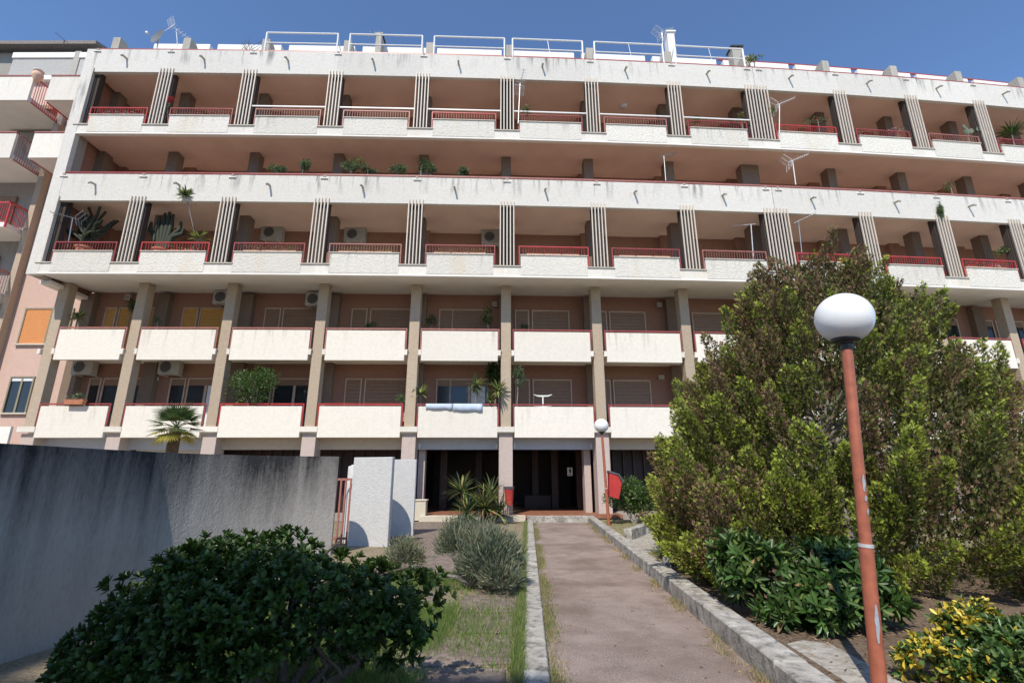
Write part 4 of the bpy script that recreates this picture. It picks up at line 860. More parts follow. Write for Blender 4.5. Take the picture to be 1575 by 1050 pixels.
for (x, y_, z, n_, ll) in ((-1.75, 17.9, 1.05, 110, .85), (-.75, 18.0, .95, 95, .8), (-.95, 17.5, .55, 130, .95), (-1.5, 17.4, .4, 100, .8), (-.45, 17.6, .35, 90, .8)):
    spiky_head('leaf_head', (x, y_, z), n_, ll, .05, ['leaf_yucca', 'leaf_yucca_light', 'leaf_dry'], yu, -.3, 1, w=[.66, .26, .08])
    MB().tube([(x*.6 - .45, 17.7, 0), (x, y_, z)], [.09, .06], 8).build('stem', 'palm_fibre', yu, True)
fs = tag(empty('hedge_shrub', (4.0, 17.0, 0)), 'round green shrub behind the small lamp post and red bin', 'shrub')
mb = MB()
for k in range(7): limb(mb, (3.9, 16.9, .05), (3.5 + k*.22, 16.9, .75), .03, .012)
mb.build('branches', 'bark_grey', fs, True)
bush_leaves('crown', (4.0, 17.0, .95), (1.05, .7, .62), 5200, .10, ['leaf_mid', 'leaf_light', 'leaf_glossy'], fs, [.5, .25, .25], shell=.5, lumps=12)

# fan palm behind the wall
pc = at_y(271, 657, 13.2); pm = tag(empty('fan_palm', (pc.x, pc.y, 0)), 'fan palm with yellowing lower fronds rising behind the curved wall', 'palm')
MB().tube([(pc.x, pc.y, 0), (pc.x, pc.y, pc.z - .05)], [.16, .14], 12).build('trunk', 'palm_fibre', pm, True)
for k in range(26):
    el = R(75) - R(115) * (k / 25); a = k * 2.4; yel = el < R(-12)
    d = Vector((math.cos(a)*math.cos(el), math.sin(a)*math.cos(el), math.sin(el))); st = Vector((pc.x, pc.y, pc.z)); hub = st + d*.34
    fd = MB().tube([st, hub], [.012, .008], 5).build('frond', 'palm_yellow' if yel else 'palm_green', pm)
    nb = 20; aa = np.linspace(-1.5, 1.5, nb); dv = np.array(d); up = np.array((0, 0, 1.0)); sd_ = norm(np.cross(dv, up)[None])[0]
    dirs = dv[None]*np.cos(aa)[:, None] + sd_[None]*np.sin(aa)[:, None] + np.array([0, 0, -.12])
    stamp('leaflets', T_SWORD, np.repeat(np.array(hub)[None], nb, 0), dirs, np.repeat(np.cross(sd_, dv)[None], nb, 0), .43*np.cos(aa*.35)*rng.uniform(.85, 1.1, nb), .035, ['palm_yellow' if yel else 'palm_green'], None, fd)

# grass, weeds and litter
def patch(n, xr, yr, f):
    p = np.stack([rng.uniform(*xr, n), rng.uniform(*yr, n)], 1); k = f(p[:, 0], p[:, 1]); return p[rng.uniform(size=n) < k]
def fnoise(x, y): return .5 + .25*np.sin(x*2.1 + 1.7*np.sin(y*1.3)) + .25*np.sin(y*2.7 + 1.2*np.sin(x*1.9 + .5))
def grass(name, pts, z, hh, mats, w, label):
    n = len(pts); o = stamp(name, T_NEEDLE, np.stack([pts[:, 0], pts[:, 1], np.full(n, z)], 1), np.stack([rng.normal(size=n)*.45, rng.normal(size=n)*.45, np.ones(n)], 1), norm(np.stack([rng.normal(size=n), rng.normal(size=n), np.zeros(n)], 1)), hh*rng.uniform(.4, 1.3, n), .0065, mats, rng.choice(len(mats), n, p=w))
    return tag(o, label, 'grass', kind='stuff')
g_ = patch(420000, (-4.2, .18), (2.6, 8.5), lambda x, y: np.clip(1.35 - np.abs(x + 1.25)*.62, 0, 1) * np.clip(1.9*fnoise(x, y) - .10, 0, 1) * np.where(y < 6.3, 1, .25) * np.where((x > kl(y) - .95) & (x < kl(y) - .3) , .22, 1) * (x < kl(y) - .2))
grass('lawn_grass', g_, .045, .095, ['grass_green', 'leaf_light', 'grass_dry'], [.62, .23, .15], 'patchy short green grass left of the path')
e1 = patch(240000, (-.2, .7), (3, 18), lambda x, y: np.exp(-((x - (kl(y) - .235))/.035)**2) * np.clip(fnoise(x*2, y*1.5) + .3, 0, 1))
grass('kerb_grass', e1, .045, .085, ['grass_green', 'leaf_light', 'grass_dry'], [.4, .25, .35], 'thin line of grass along the left kerb')
e2 = patch(240000, (.1, 1.2), (3, 18), lambda x, y: np.exp(-((x - (kl(y) + .03))/.09)**2) * np.clip(fnoise(x*2 + 3, y*1.2) - .08, 0, 1))
grass('path_edge_grass', e2, 0.0, .045, ['grass_dry', 'grass_green'], [.7, .3], 'dry weeds on the path along the left kerb')
e3 = patch(240000, (1.5, 2.9), (3, 18), lambda x, y: np.exp(-((x - (kr(y) - .04))/.08)**2) * np.clip(1.5*fnoise(x*2 + 1, y*1.9) - .55, 0, 1))
grass('path_edge_weeds', e3, 0.0, .07, ['grass_dry', 'litter', 'grass_green'], [.6, .28, .12], 'dry straw coloured weeds at the foot of the right kerb')
e4 = patch(22000, (2.9, 16), (9.6, 18), lambda x, y: np.clip(fnoise(x, y) - .15, 0, 1)*.6)
grass('dry_grass', e4, .094, .10, ['grass_dry', 'grass_green'], [.65, .35], 'dry grass around the far shrubs on the right')
e5 = patch(5000, (2.7, 4.2), (8.9, 10.4), lambda x, y: np.clip(1 - np.abs(x - 3.2)*.8, 0, 1))
grass('weed_tuft', e5, .1, .2, ['grass_green', 'leaf_light', 'grass_dry'], [.45, .25, .3], 'green weeds behind the right kerb by the round paving')
n = 7000; lx = rng.uniform(-3, 6, n); ly = rng.uniform(2.8, 12, n)
kp = ((lx > kl(ly)) & (lx < kr(ly)) & (rng.uniform(size=n) < np.exp(-np.minimum(np.abs(lx - kl(ly)), np.abs(lx - kr(ly)))/.12) + .05)) | (lx > kr(ly) + .3) | ((lx < kl(ly) - .25) & (rng.uniform(size=n) < .25))
lz = np.where((lx > kl(ly)) & (lx < kr(ly)), .004, np.where(lx > kr(ly), .10, .056))
dd = rng.normal(size=(n, 3)); dd[:, 2] *= .2
tag(stamp('leaf_litter', T_DIA, np.stack([lx, ly, lz], 1)[kp], dd[kp], np.array([0, 0, 1.0]) + rng.normal(size=(int(kp.sum()), 3))*.25, rng.uniform(.02, .055, int(kp.sum())), .022, ['litter', 'leaf_dry'], rng.choice(2, int(kp.sum()))), 'scattered dry leaves on path and beds', 'leaf litter', kind='stuff')

# ------------------------------------------------------------------ things on the balconies and the roof
def yagi(px0, py0, px1, py1, o, boom, n, label, el=.05, refl=True, Y=None, mat='pale_metal', scale=1.0, side=1):
    """television aerial: mast from pixel 0 up to pixel 1, boom pointing along `boom`"""
    a = at_f(px0, py0, o) if Y is None else at_y(px0, py0, Y); t = at_f(px1, py1, o) if Y is None else at_y(px1, py1, Y)
    a.y = t.y
    r = tag(empty('tv_aerial', a), label, 'aerial', 'television aerials')
    MB().tube([a, t], .020*scale, 6).build('mast', mat, r)
    bd = Vector((*boom, el)).normalized(); sd_ = bd.cross(Vector((0, 0, 1))).normalized(); L = .95*scale
    s0 = t - bd*.2*L; MB().tube([s0, s0 + bd*L], .013*scale, 5).build('boom', mat, r)
    for k in range(n):
        c = s0 + bd*(L*(k + .6)/n); h = (.22 - .10*k/n)*scale; MB().tube([c - sd_*h, c + sd_*h], .007*scale, 4).build('element', mat, r)
    if refl:
        up = sd_.cross(bd)
        for sg in (1, -1):
            mb = MB()
            for q in range(6): c = s0 + up*sg*(.05 + .055*q)*scale - bd*.03*q*scale; mb.tube([c - sd_*.24*scale, c + sd_*.24*scale], .006*scale, 4)
            for w_ in (-.24, 0, .24): mb.tube([s0 + sd_*w_*scale, s0 + sd_*w_*scale + up*sg*.34*scale - bd*.16*scale], .006*scale, 4)
            mb.build('reflector', mat, r)
    return r
yagi(104, 380, 112, 335, .1, (-.9, -.3), 8, 'dark television aerial before the tree cactus, upper left loggia', .15, True, mat='grey_metal')
yagi(797, 190, 800, 128, -.05, (.2, -.9), 7, 'grid television aerial on the centre slat screen of the top storey')
yagi(1199, 205, 1199, 160, -.05, (.9, -.1), 9, 'white grid aerial pointing right beside the wide slat screen, top storey', .35, mat='white_metal')
yagi(1024, 278, 1021, 240, .1, (.5, .2), 8, 'dark aerial standing on the long rail, left of the pale one', .25, False, mat='grey_metal')
yagi(1224, 284, 1219, 247, .05, (.9, -.1), 9, 'pale grid aerial on the long red rail', .35, mat='white_metal')
yagi(1159, 398, 1155, 345, .2, (-.5, .3), 6, 'thin aerial beside a potted plant left of the wide slat screen', .1, False)
yagi(1234, 395, 1228, 340, .1, (.85, -.2), 9, 'long aerial rising behind the conifer top', .35, False, mat='grey_metal')
yagi(97, 73, 99, 62, 0, (-.7, .1), 5, 'small black aerial on the wing roof at the far left', .6, False, Y=20.4, mat='dark_metal')
yagi(273, 70, 271, 45, 1.6, (.3, .6), 6, 'white aerial on the roof beside the grey dish', .0, True, mat='white_metal')
yagi(1020, 85, 1018, 50, 1.3, (.8, .2), 9, 'aerial above the white chimney', .5, True, mat='pale_metal')
yagi(585, 76, 584, 52, 1.6, (-.8, .2), 4, 'thin aerial behind the second roof frame', .1, False)
# dish
dc = at_f(244, 58, 1.2); ds = tag(empty('satellite_dish', dc), 'round grey satellite dish on the roof at the left', 'dish')
ax_ = Vector((-.35, -.92, .12)).normalized(); u_ = ax_.orthogonal().normalized(); w_ = ax_.cross(u_); mb = MB(); rings = [(0.0, 0), (.14, .012), (.28, .04), (.40, .08)]
for r_, h_ in rings:
    for k in range(22): a = 2*math.pi*k/22; mb.v.append(tuple(dc + (u_*math.cos(a) + w_*math.sin(a))*max(r_, .002) + ax_*h_))
for i in range(3):
    for k in range(22): mb.f.append((i*22 + k, i*22 + (k+1) % 22, i*22 + 22 + (k+1) % 22, i*22 + 22 + k))
mb.build('bowl', 'dish_grey', ds, True)
MB().tube([dc - ax_*.02, dc - Vector((0, -.05, .75))], .025, 8).build('mast', 'pale_metal', ds)
MB().tube([dc - Vector((0, 0, .3)), dc + ax_*.4 - Vector((.12, 0, .16))], .012, 6).build('arm', 'pale_metal', ds)
fe = dc + ax_*.4 - Vector((.12, 0, .16)); MB().box(fe.x - .05, fe.x + .05, fe.y - .05, fe.y + .05, fe.z - .04, fe.z + .04).build('receiver', 'white_metal', ds)
# chimneys
def chimney(px, py, o, w, h, mat, label, cap=True):
    c = at_f(px, py, o); r = tag(empty('chimney', c), label, 'chimney')
    MB().box(c.x - w/2, c.x + w/2, c.y - .25, c.y + .25, 19.3, c.z).build('stack', mat, r, bevel=.01)
    if cap: MB().box(c.x - w/2 - .06, c.x + w/2 + .06, c.y - .31, c.y + .31, c.z, c.z + .08).build('cap', 'dark_metal' if mat != 'white_metal' else mat, r)
chimney(1029, 57, .8, .34, 1, 'white_metal', 'white chimney on the roof between two white frames')
chimney(1130, 79, 1.4, .5, 1, 'roof_concrete', 'grey chimney with dark cap at the right end of the frames')
chimney(585, 60, 2.2, .28, 1, 'roof_concrete', 'short grey chimney behind the second roof frame')

def pot(c, r, h, mat='terracotta', parent=None):
    return MB().lathe([(r*.7, 0), (r*.95, h*.85), (r*1.05, h*.86), (r*1.05, h), (r*.9, h), (r*.85, h*.9)], c, 14).build('pot', mat, parent)
FLOORS = [.21, 3.37, 6.39, 9.36, 12.56, 15.68, 19.38]
def floor_z(z): return max(f for f in FLOORS if f < z - .15)
def stand(c, o, root, r0=.15, h=.26, mat='terracotta', via=None):
    """pot on the balcony floor below c, with a stem up to c"""
    p = Vector((c.x, c.y + max(0, .40 - o), floor_z(c.z)))
    if 1.0 < o < 1.45: p.y = c.y + (1.5 - o)
    pot(p, r0, h, mat, root); MB().tube([p + Vector((0, 0, h*.8))] + ([via] if via else [p.lerp(c, .6)]) + [Vector(c)], [.028, .024, .02], 7).build('stem', 'bark_grey', root, True)
def bushy(px, py, o, rad, label, mats=('leaf_mid', 'leaf_light', 'leaf_lavender'), w=None, n=420, ll=.07, name='potted_plant', cat='plant', potz=None, group=None):
    c = at_f(px, py, o); r = tag(empty(name, c), label, cat, group)
    bush_leaves('foliage', c, rad, n, ll, list(mats), r, w, lumps=7, shell=.35)
    stand(c, o, r)
    return r
def spiky(px, py, o, ll, label, n=45, trunk=None, wd=.07, mats=('leaf_yucca', 'leaf_yucca_light'), w=(.45, .55), lo=-.4, name='potted_yucca', group='spiky potted plants', potm='terracotta'):
    c = at_f(px, py, o); r = tag(empty(name, c), label, 'plant', group)
    spiky_head('leaf_head', c, n, ll, wd, list(mats), r, lo, 1, w=list(w))
    if trunk:
        stand(c, o, r, mat=potm, via=at_f(trunk[0], trunk[1], max(o, .3)) if o < .5 else None)
    else: stand(c, o, r, mat=potm)
    return r
# first floor
bx_ = at_f(118, 617, 1.02); fb = tag(empty('flower_box', bx_), 'terracotta flower box hung on the leftmost first floor balcony rail', 'flower box', 'flower boxes')
MB().hexa([(bx_.x - .36, bx_.y - .10, bx_.z - .12), (bx_.x + .30, bx_.y - .10, bx_.z - .12), (bx_.x + .30, bx_.y + .06, bx_.z - .12), (bx_.x - .36, bx_.y + .06, bx_.z - .12), (bx_.x - .40, bx_.y - .13, bx_.z + .06), (bx_.x + .34, bx_.y - .13, bx_.z + .06), (bx_.x + .34, bx_.y + .08, bx_.z + .06), (bx_.x - .40, bx_.y + .08, bx_.z + .06)]).build('box', 'terracotta', fb)
bush_leaves('foliage', (bx_.x - .03, bx_.y - .02, bx_.z + .17), (.42, .16, .16), 420, .06, ['leaf_mid', 'leaf_lavender', 'petal_white'], fb, [.6, .33, .07], shell=.3)
big = tag(empty('potted_tree', at_f(387, 620, 1.5)), 'big leafy shrub spilling over a first floor balcony next to a column', 'plant')
c = at_f(389, 594, 1.25); bush_leaves('crown', c, (1.15, .55, .78), 3600, .095, ['leaf_glossy', 'leaf_mid', 'leaf_light'], big, [.5, .33, .17], shell=.4, lumps=16)
mb = MB()
for k in range(6): limb(mb, (c.x + .1, c.y + .2, c.z - 1.1), (c.x + random.uniform(-.6, .6), c.y, c.z + random.uniform(-.1, .4)), .03, .01)
mb.build('branches', 'bark_grey', big, True)
MB().box(c.x - .7, c.x + .8, c.y - .05, c.y + .35, c.z - 1.3, c.z - .85).build('trough', 'terracotta', big)
bushy(617, 613, 1.3, (.26, .2, .22), 'small round potted plant at the right end of a first floor balcony', n=380)
spiky(647, 606, 1.36, .45, 'small yellowish yucca just right of a column, beside the towels', trunk=(649, 622), n=40)
spiky(732, 592, 1.4, .55, 'yucca with drooping lower leaves above the right towel', trunk=(734, 632), n=70, lo=-.9)
spiky(767, 600, 1.08, .5, 'bright yucca leaning in front of a column', trunk=(758, 619), n=60, lo=-.7)
spiky(752, 614, 1.36, .4, 'low yellowish yucca at the balcony rail right of the towels', n=36)
dk = tag(empty('potted_tree', at_f(765, 625, 1.9)), 'dark tall leafy plant behind the yuccas beside a column', 'plant')
c = at_f(762, 572, 1.9); bush_leaves('crown', c, (.34, .3, .62), 620, .16, ['leaf_dark', 'leaf_glossy', 'leaf_lavender'], dk, [.6, .3, .1], shell=.3); MB().tube([(c.x, c.y, c.z - 1.9), c], [.03, .02], 6).build('stem', 'bark_grey', dk)
ol = tag(empty('potted_tree', at_f(797, 625, 1.4)), 'slender grey green potted tree right of the centre column, first floor', 'plant')
c = at_f(797, 579, 1.35); bush_leaves('crown', c, (.45, .35, .42), 1100, .07, ['leaf_lavender', 'leaf_mid'], ol, [.5, .5], shell=.3); limb(mb2 := MB(), (c.x - .05, c.y, c.z - 1.3), (c.x, c.y, c.z - .1), .025, .012); mb2.build('stem', 'bark_grey', ol, True); pot((c.x - .05, c.y, c.z - 1.5), .16, .26, 'terracotta', ol)
for (x0, x1, yb, lab) in ((655, 696, 629, 'left pale blue towel hung over a first floor balcony rail'), (697, 742, 632, 'right pale blue towel hung over a first floor balcony rail')):
    a, b_ = at_f(x0, 621, 1.08), at_f(x1, 621, 1.08); zb = at_f(x0, yb, 1.06).z; t_ = MB(); n = 9
    for k in range(n + 1):
        p_ = a.lerp(b_, k/n); fx = .012*math.sin(k*2.1); ex = .02*math.sin(k*1.3)
        t_.v += [(p_.x, p_.y + .16, a.z - .25), (p_.x, p_.y + .14, a.z + .012), (p_.x, p_.y + .05, a.z + .022), (p_.x, p_.y + fx*.5, a.z), (p_.x, p_.y - .015 + fx, zb + ex)]
    for k in range(n):
        for q in range(4): t_.f.append((k*5 + q, k*5 + q + 1, k*5 + q + 6, k*5 + q + 5))
    o_ = t_.build('towel', 'cloth_blue', None, True); md = o_.modifiers.new('solid', 'SOLIDIFY'); md.thickness = .012
    tag(o_, lab, 'towel', 'towels on the rail')
c = at_f(835, 624, 1.2); rk = tag(empty('clothes_rack', c), 'white folding rack with arms sticking up behind a balcony rail', 'rack')
tp = at_f(835, 610, 1.2)
MB().tube([(c.x, c.y, c.z - .6), tp], .03, 8).build('post', 'white_metal', rk)
for sg in (-1, 1): MB().tube([tp + Vector((0, 0, .02)), tp + Vector((sg*.2, 0, .03)), tp + Vector((sg*.36, -.05, .08))], [.035, .03, .012], 6).build('arm', 'white_metal', rk)
lo_ = at_f(835, 625, 1.2)
for sg in (-1, 1): MB().tube([lo_, lo_ + Vector((sg*.34, 0, .03))], [.025, .012], 6).build('foot', 'white_metal', rk)
def ac_unit(px, py, o, label, w=.85, h=.6):
    c = at_f(px, py, o); r = tag(empty('air_conditioner', c), label, 'air conditioner', 'air conditioner units')
    MB().box(c.x - w/2, c.x + w/2, c.y - .16, c.y + .16, c.z - h/2, c.z + h/2).build('housing', 'ac_white', r, bevel=.015)
    f = Vector((c.x - .12, c.y - .165, c.z)); fg = MB()
    n = 24; ring = [(f.x + .23*math.cos(2*math.pi*k/n), f.y, f.z + .23*math.sin(2*math.pi*k/n)) for k in range(n)]; fg.prism(ring, (0, .012, 0)); fg.build('fan_opening', 'dark_metal', r)
    for rr_ in (.06, .13, .2): MB().tube([(f.x + rr_*math.cos(2*math.pi*k/n), f.y - .012, f.z + rr_*math.sin(2*math.pi*k/n)) for k in range(n + 1)], .006, 4, False).build('grille_ring', 'ac_white', r)
    for sx in (-.3, .3): MB().box(c.x + sx - .02, c.x + sx + .02, c.y - .16, c.y + .35, c.z - h/2 - .04, c.z - h/2).build('bracket', 'pale_metal', r)
ac_unit(131, 565, 2.3, 'air conditioner high on the wall of the leftmost first floor balcony')
ac_unit(263, 565, 2.3, 'air conditioner above the window of the second first floor balcony')
ac_unit(346, 458, 2.3, 'air conditioner beside the third column, second floor')
ac_unit(487, 461, 2.3, 'air conditioner beside the fourth column, second floor')
ac_unit(420, 359, 2.4, 'air conditioner in the third loggia of the third floor', .95, .7)
ac_unit(547, 362, 2.4, 'air conditioner in the fourth loggia of the third floor', .95, .7)
ac_unit(757, 366, 2.4, 'air conditioner behind the slats at the centre of the third floor', .95, .7)
def wbox(px, py, o, w, h, label, cat='box', mat='ac_white', name='wall_box'):
    c = at_f(px, py, o); r = tag(empty(name, c), label, cat)
    MB().box(c.x - w/2, c.x + w/2, c.y - .06, c.y + .08, c.z - h/2, c.z + h/2).build('case', mat, r, bevel=.012)
    MB().box(c.x - w*.3, c.x + w*.3, c.y - .07, c.y - .06, c.z - h*.3, c.z + h*.1).build('front', 'pier_grey', r); return r
wbox(197, 457, 2.55, .24, .26, 'small white wall box high on the leftmost second floor balcony')
wbox(761, 468, 2.55, .22, .2, 'small white wall box left of the centre column, second floor')
wbox(1014, 469, 2.55, .22, .22, 'small pale wall box on the second floor left of the conifer')
wbox(1017, 580, 2.55, .24, .18, 'small pale wall box on the first floor left of the conifer')
wbox(231, 574, 2.5, .16, .24, 'white meter box on the wall of the second first floor balcony')
wbox(646, 573, 2.5, .12, .26, 'narrow white wall box just right of a column above the small yucca')
c = at_f(235, 585, 2.6); bf = tag(empty('wall_ornament', c), 'pale butterfly ornament on the first floor wall below a white box', 'ornament')
for sg in (-1, 1):
    MB().prism([c, c + Vector((sg*.2, 0, .16)), c + Vector((sg*.22, 0, .02)), c + Vector((sg*.06, 0, -.04))], (0, .02, 0)).build('upper_wing', 'paper_white', bf)
    MB().prism([c + Vector((0, 0, -.02)), c + Vector((sg*.14, 0, -.06)), c + Vector((sg*.1, 0, -.2))], (0, .02, 0)).build('lower_wing', 'paper_white', bf)
c = at_f(959, 162, 1.5); cl = tag(empty('ceiling_lamp', (c.x, c.y, 18.6)), 'round white lamp on a top storey loggia ceiling', 'lamp')
MB().lathe([(.02, -.12), (.15, -.10), (.19, -.04), (.19, 0)], (c.x, c.y, 18.6), 18).build('shade', 'globe_white', cl, True); MB().lathe([(.21, -.02), (.21, -.001)], (c.x, c.y, 18.6), 18).build('rim', 'pale_metal', cl)
# second floor
spiky(120, 488, 1.5, .36, 'spiky plant standing on the rail of the leftmost second floor balcony', n=60, lo=-.6)
bushy(243, 492, 1.4, (.18, .16, .2), 'small green potted plant on the second floor rail next to a column', n=200)
bushy(203, 468, 1.9, (.2, .2, .36), 'dark slim plant before ochre shutters, second floor', ('leaf_dark', 'leaf_mid'), n=260, ll=.1)
bushy(570, 501, 1.5, (.3, .2, .16), 'low dark green plant behind the fourth second floor balcony rail', ('leaf_glossy', 'leaf_mid'), n=300)
bushy(663, 493, 1.7, (.26, .2, .3), 'wispy plant at the left end of the fifth second floor balcony', ('leaf_dark', 'leaf_mid'), n=240, ll=.1)
bushy(750, 485, 1.7, (.3, .2, .42), 'wispy tall plant left of the centre column, second floor', ('leaf_dark', 'leaf_mid', 'leaf_light'), n=320, ll=.11)
bushy(807, 502, 1.6, (.24, .2, .14), 'low plant right of the centre column, second floor', ('leaf_dark', 'leaf_mid'), n=200)
# third floor loggias
tc_ = tag(empty('tree_cactus', at_f(140, 380, .7)), 'tangled dark tree cactus filling the leftmost third floor loggia', 'cactus')
mb = MB(); c = at_f(132, 372, .75)
for k in range(26):
    a = random.uniform(-1.2, 1.2); L = random.uniform(.8, 1.55); tip = c + Vector((math.sin(a)*L*.9, random.uniform(-.3, .4), math.cos(a)*L)); limb(mb, c + Vector((random.uniform(-.15, .15), 0, 0)), tip, .055, .05, .12, 5)
mb.build('stems', 'cactus_green', tc_, True); pot((c.x, c.y, c.z - .75), .3, .5, 'terracotta', tc_)
cc = tag(empty('columnar_cactus', at_f(250, 372, .7)), 'dark candelabra cactus in the second third floor loggia', 'cactus')
c = at_f(250, 372, .7)
for dx, h, top in ((-.25, 1.15, -.32), (-.1, 1.3, -.12), (.05, 1.35, .06), (.2, 1.25, .22), (.38, .9, .6), (-.4, .9, -.62), (.3, .6, .75)):
    MB().tube([(c.x + dx*.6, c.y, c.z - .3), (c.x + dx, c.y, c.z + h*.35), (c.x + top, c.y, c.z + h*.6), (c.x + top, c.y, c.z + h)], [.09, .1, .095, .05], 8).build('stem', 'cactus_green', cc, True)
pot((c.x, c.y, c.z - .8), .3, .45, 'terracotta', cc)
spiky(286, 301, .0, .42, 'tall leaning yucca head rising above the long white band', trunk=(303, 372), n=60, lo=-.5)
spiky(306, 366, .25, .42, 'low bright yucca at the rail right of the candelabra cactus', n=50, lo=-.2)
bushy(1546, 386, .5, (.5, .3, .22), 'green leafy plant behind the red rail at the far right, third floor', n=420, ll=.1)
bushy(1177, 362, .5, (.2, .2, .5), 'slim dark plant at the left of the wide slat screen, third floor', ('leaf_dark', 'leaf_lavender'), n=340, ll=.09)
vn = tag(empty('hanging_vine', at_f(1446, 303, -.1)), 'green vine hanging down the long white band on the right', 'vine')
c = at_f(1446, 322, -.1); bush_leaves('foliage', c, (.16, .1, .55), 900, .06, ['leaf_mid', 'leaf_glossy', 'leaf_light'], vn, [.5, .3, .2], shell=.2, up=-.5, lumps=12)
def flower_row(i, zs, label, mats, w, potm, s0=.1, s1=.9, n=520, ll=.06):
    L = BLEN[i]; a, c = nh(i), L - nh(i+1); a, c = a + (c - a)*s0, a + (c - a)*s1
    r = tag(empty('flower_box', FP(i, L/2, .2, zs[2])), label, 'flower box', 'flower boxes')
    k = max(2, int((c - a)/.55))
    for q in range(k):
        p0 = a + (c - a)*q/k; p1 = a + (c - a)*(q + 1)/k - .05; fbox(MB(), i, p0, p1, .12, .30, zs[2] + .0, zs[2] + .15).build('trough', potm, r)
    P = np.array([FP(i, random.uniform(a, c), random.uniform(.08, .34), zs[2] + random.uniform(.1, .38)) for _ in range(n)])
    stamp('foliage', T_DIA, P, rand_dirs(n, .5), rand_dirs(n, .3), ll*rng.uniform(.6, 1.3, n), ll*.45, mats, rng.choice(len(mats), n, p=w), r)
flower_row(2, Z3, 'pale troughs of dry plants behind the third rail of the third floor', ['leaf_light', 'leaf_dry', 'petal_pink'], [.5, .3, .2], 'terracotta_pale')
flower_row(3, Z3, 'pale troughs of dry plants behind the fourth rail of the third floor', ['leaf_light', 'leaf_dry'], [.45, .55], 'terracotta_pale')
flower_row(4, Z3, 'pale troughs of dry plants behind the rail left of the centre slats, third floor', ['leaf_light', 'leaf_dry'], [.35, .65], 'terracotta_pale')
flower_row(5, Z3, 'row of bare pale troughs behind the rail right of the centre slats, third floor', ['leaf_dry', 'leaf_light'], [.7, .3], 'terracotta_pale', n=50)
flower_row(6, Z3, 'row of bare pale troughs behind the seventh rail of the third floor', ['leaf_dry', 'leaf_light'], [.7, .3], 'terracotta_pale', n=40)
flower_row(8, Z3, 'orange trough behind the rail right of the wide slats, third floor', ['leaf_dry', 'leaf_mid'], [.5, .5], 'terracotta', .45, .75, n=60)
flower_row(10, Z3, 'red and white flower troughs behind a bright red rail on the right, third floor', ['petal_red', 'petal_white', 'leaf_mid'], [.35, .25, .4], 'terracotta', n=260)
flower_row(0, Z5, 'pink flowers behind the leftmost rail of the top storey', ['petal_pink', 'leaf_lavender', 'petal_white', 'leaf_light'], [.35, .25, .2, .2], 'terracotta', n=420, ll=.05)
flower_row(1, Z5, 'pink flowers behind the second rail of the top storey', ['petal_pink', 'leaf_lavender', 'leaf_light'], [.4, .3, .3], 'terracotta', n=420, ll=.05)
flower_row(1, Z3, 'few yellowish plants behind the second rail of the third floor', ['leaf_light', 'petal_white'], [.7, .3], 'terracotta', .35, .8, n=110)
# long rail of the fourth floor
for px, py, rad, lab in ((428, 261, (.3, .2, .2), 'round pale green bush on the long rail, leftmost of the row'), (466, 260, (.3, .2, .26), 'round pale green bush on the long rail, second from the left of the row'), (540, 260, (.32, .2, .2), 'pale bush on the long rail below a taller dark plant'),
                         (566, 262, (.34, .2, .15), 'low wide bush on the long rail, in the middle of the row'), (612, 263, (.36, .2, .16), 'low pale bush on the long rail left of the dark plant'), (663, 263, (.22, .2, .18), 'small pale bush on the long rail right of the dark plant'), (712, 266, (.24, .2, .12), 'flat pale bush on the long rail, rightmost of the row')):
    bushy(px, py - 2, .30, tuple(r_*1.3 for r_ in rad), lab, ('leaf_lavender', 'leaf_mid', 'leaf_light'), [.45, .35, .2], n=900, ll=.08, name='rail_plant', group='plants along the long rail')
bushy(546, 252, .5, (.42, .25, .35), 'taller yellow green plant behind the long rail', ('leaf_mid', 'leaf_dry', 'leaf_light'), n=420, ll=.09)
bushy(648, 255, .4, (.36, .25, .38), 'dark green plant behind the long rail', ('leaf_dark', 'leaf_glossy'), n=420, ll=.09)
bushy(1462, 288, .5, (.3, .2, .35), 'thin dark plant behind the long rail on the right', ('leaf_dark', 'leaf_mid'), n=130, ll=.09)
# top storey
c = at_f(258, 158, .05); ge = tag(empty('potted_geranium', c), 'red geranium beside the first slat screen of the top storey', 'plant')
bush_leaves('foliage', c - Vector((0, 0, .2)), (.16, .12, .3), 150, .06, ['leaf_mid', 'leaf_lavender'], ge, shell=.2); bush_leaves('flowers', c + Vector((.05, 0, .1)), (.28, .12, .22), 110, .07, ['petal_red'], ge, shell=.3); r = ge; stand(c, .05, ge)
bushy(808, 170, .1, (.34, .2, .34), 'green shrub beside the centre slats of the top storey', ('leaf_mid', 'leaf_dry', 'leaf_glossy'), n=480)
bushy(1074, 184, .15, (.5, .2, .24), 'yellow green trailing plant left of the wide slats, top storey', ('leaf_mid', 'leaf_light'), n=420)
bushy(1140, 183, .4, (.34, .2, .34), 'brown dried plant beside the wide slat screen, top storey', ('leaf_dry', 'leaf_mid'), n=300, ll=.09)
bushy(1188, 172, -.12, (.18, .12, .4), 'climbing plant on the wide slat screen of the top storey', ('leaf_light', 'leaf_mid'), n=160)
bushy(1258, 186, .3, (.85, .2, .16), 'low row of green plants behind the rail right of the wide slats, top storey', ('leaf_mid', 'leaf_lavender', 'petal_red'), [.6, .3, .1], n=420)
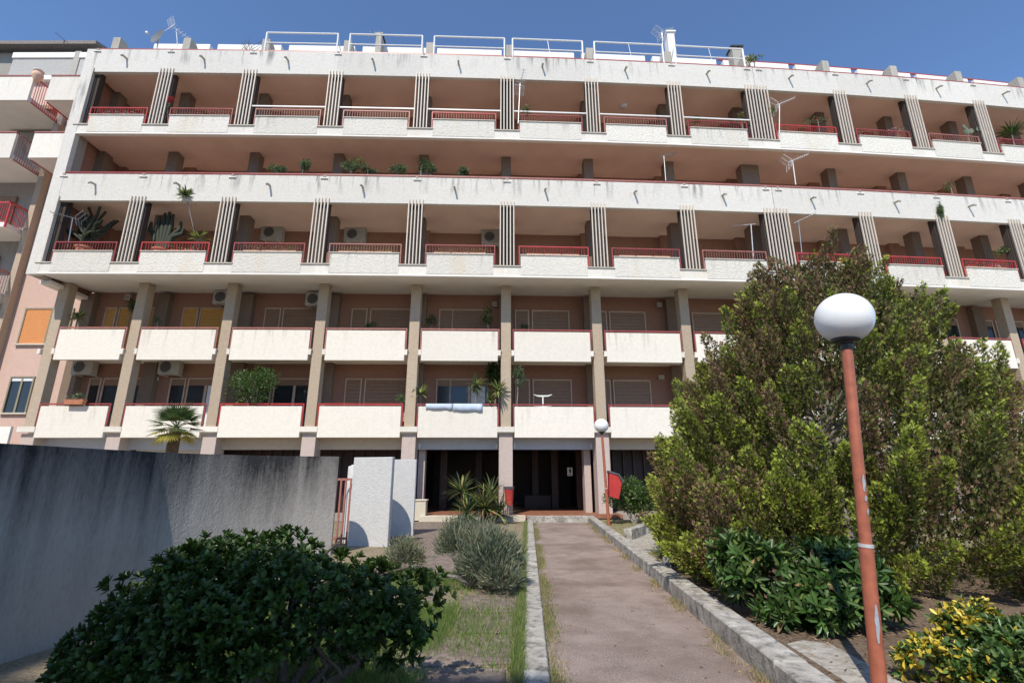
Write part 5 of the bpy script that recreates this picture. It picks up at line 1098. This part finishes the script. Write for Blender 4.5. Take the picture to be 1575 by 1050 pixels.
bushy(1380, 202, .3, (.7, .2, .14), 'low plants with small flowers behind a top storey rail on the right', ('leaf_lavender', 'petal_pink', 'leaf_mid'), n=240)
for px, py, lab in ((1488, 197, 'flat padded cactus left of the last slat screen, top storey'), (1511, 205, 'smaller padded cactus touching the last slat screen, top storey')):
    c = at_f(px, py, .15); r = tag(empty('prickly_pear', c), lab, 'cactus')
    for k in range(7):
        p_ = c + Vector((random.uniform(-.16, .16), random.uniform(-.05, .05), random.uniform(-.2, .25))); a = random.uniform(-.5, .5); n = 12
        ring = [p_ + Vector((math.cos(a)*.09*math.cos(2*math.pi*q/n), math.sin(a)*.09*math.cos(2*math.pi*q/n), .13*math.sin(2*math.pi*q/n))) for q in range(n)]; MB().prism(ring, (-.03*math.sin(a), .03*math.cos(a), 0)).build('pad', 'leaf_lavender', r)
    stand(c, .15, r)
spiky(1556, 205, .3, .75, 'dark cycad with arching fronds at the far right of the top storey', n=70, wd=.06, mats=('leaf_dark', 'leaf_glossy'), lo=-.1, name='potted_cycad')
bushy(1160, 90, .2, (.55, .25, .28), 'yellow green shrub on the roof edge right of the frames', ('leaf_light', 'leaf_mid', 'leaf_dry'), [.6, .25, .15], n=300, ll=.1)
c = at_f(384, 70, .7); br = tag(empty('bare_shrub', c), 'leafless twiggy shrub on the roof left of the frames', 'plant')
mb = MB()
for k in range(12): limb(mb, c + Vector((random.uniform(-.3, .3), 0, -.5)), c + Vector((random.uniform(-.6, .6), random.uniform(-.1, .1), random.uniform(.05, .4))), .014, .005, .15, 4)
mb.build('twigs', 'bark', br); pot((c.x, c.y, c.z - .8), .2, .34, 'terracotta', br)
c = at_y(58, 116, 18.9); jar = tag(empty('clay_jar', c), 'pale clay jar on the wing balcony corner at the top left', 'jar')
MB().lathe([(.1, -.28), (.2, -.12), (.22, .02), (.16, .14), (.2, .18), (.2, .21), (.12, .21)], c, 18).build('body', 'terracotta_pale', jar, True)
MB().lathe([(.205, .20), (.21, .235), (.02, .25)], c, 18).build('lid', 'paper_white', jar)
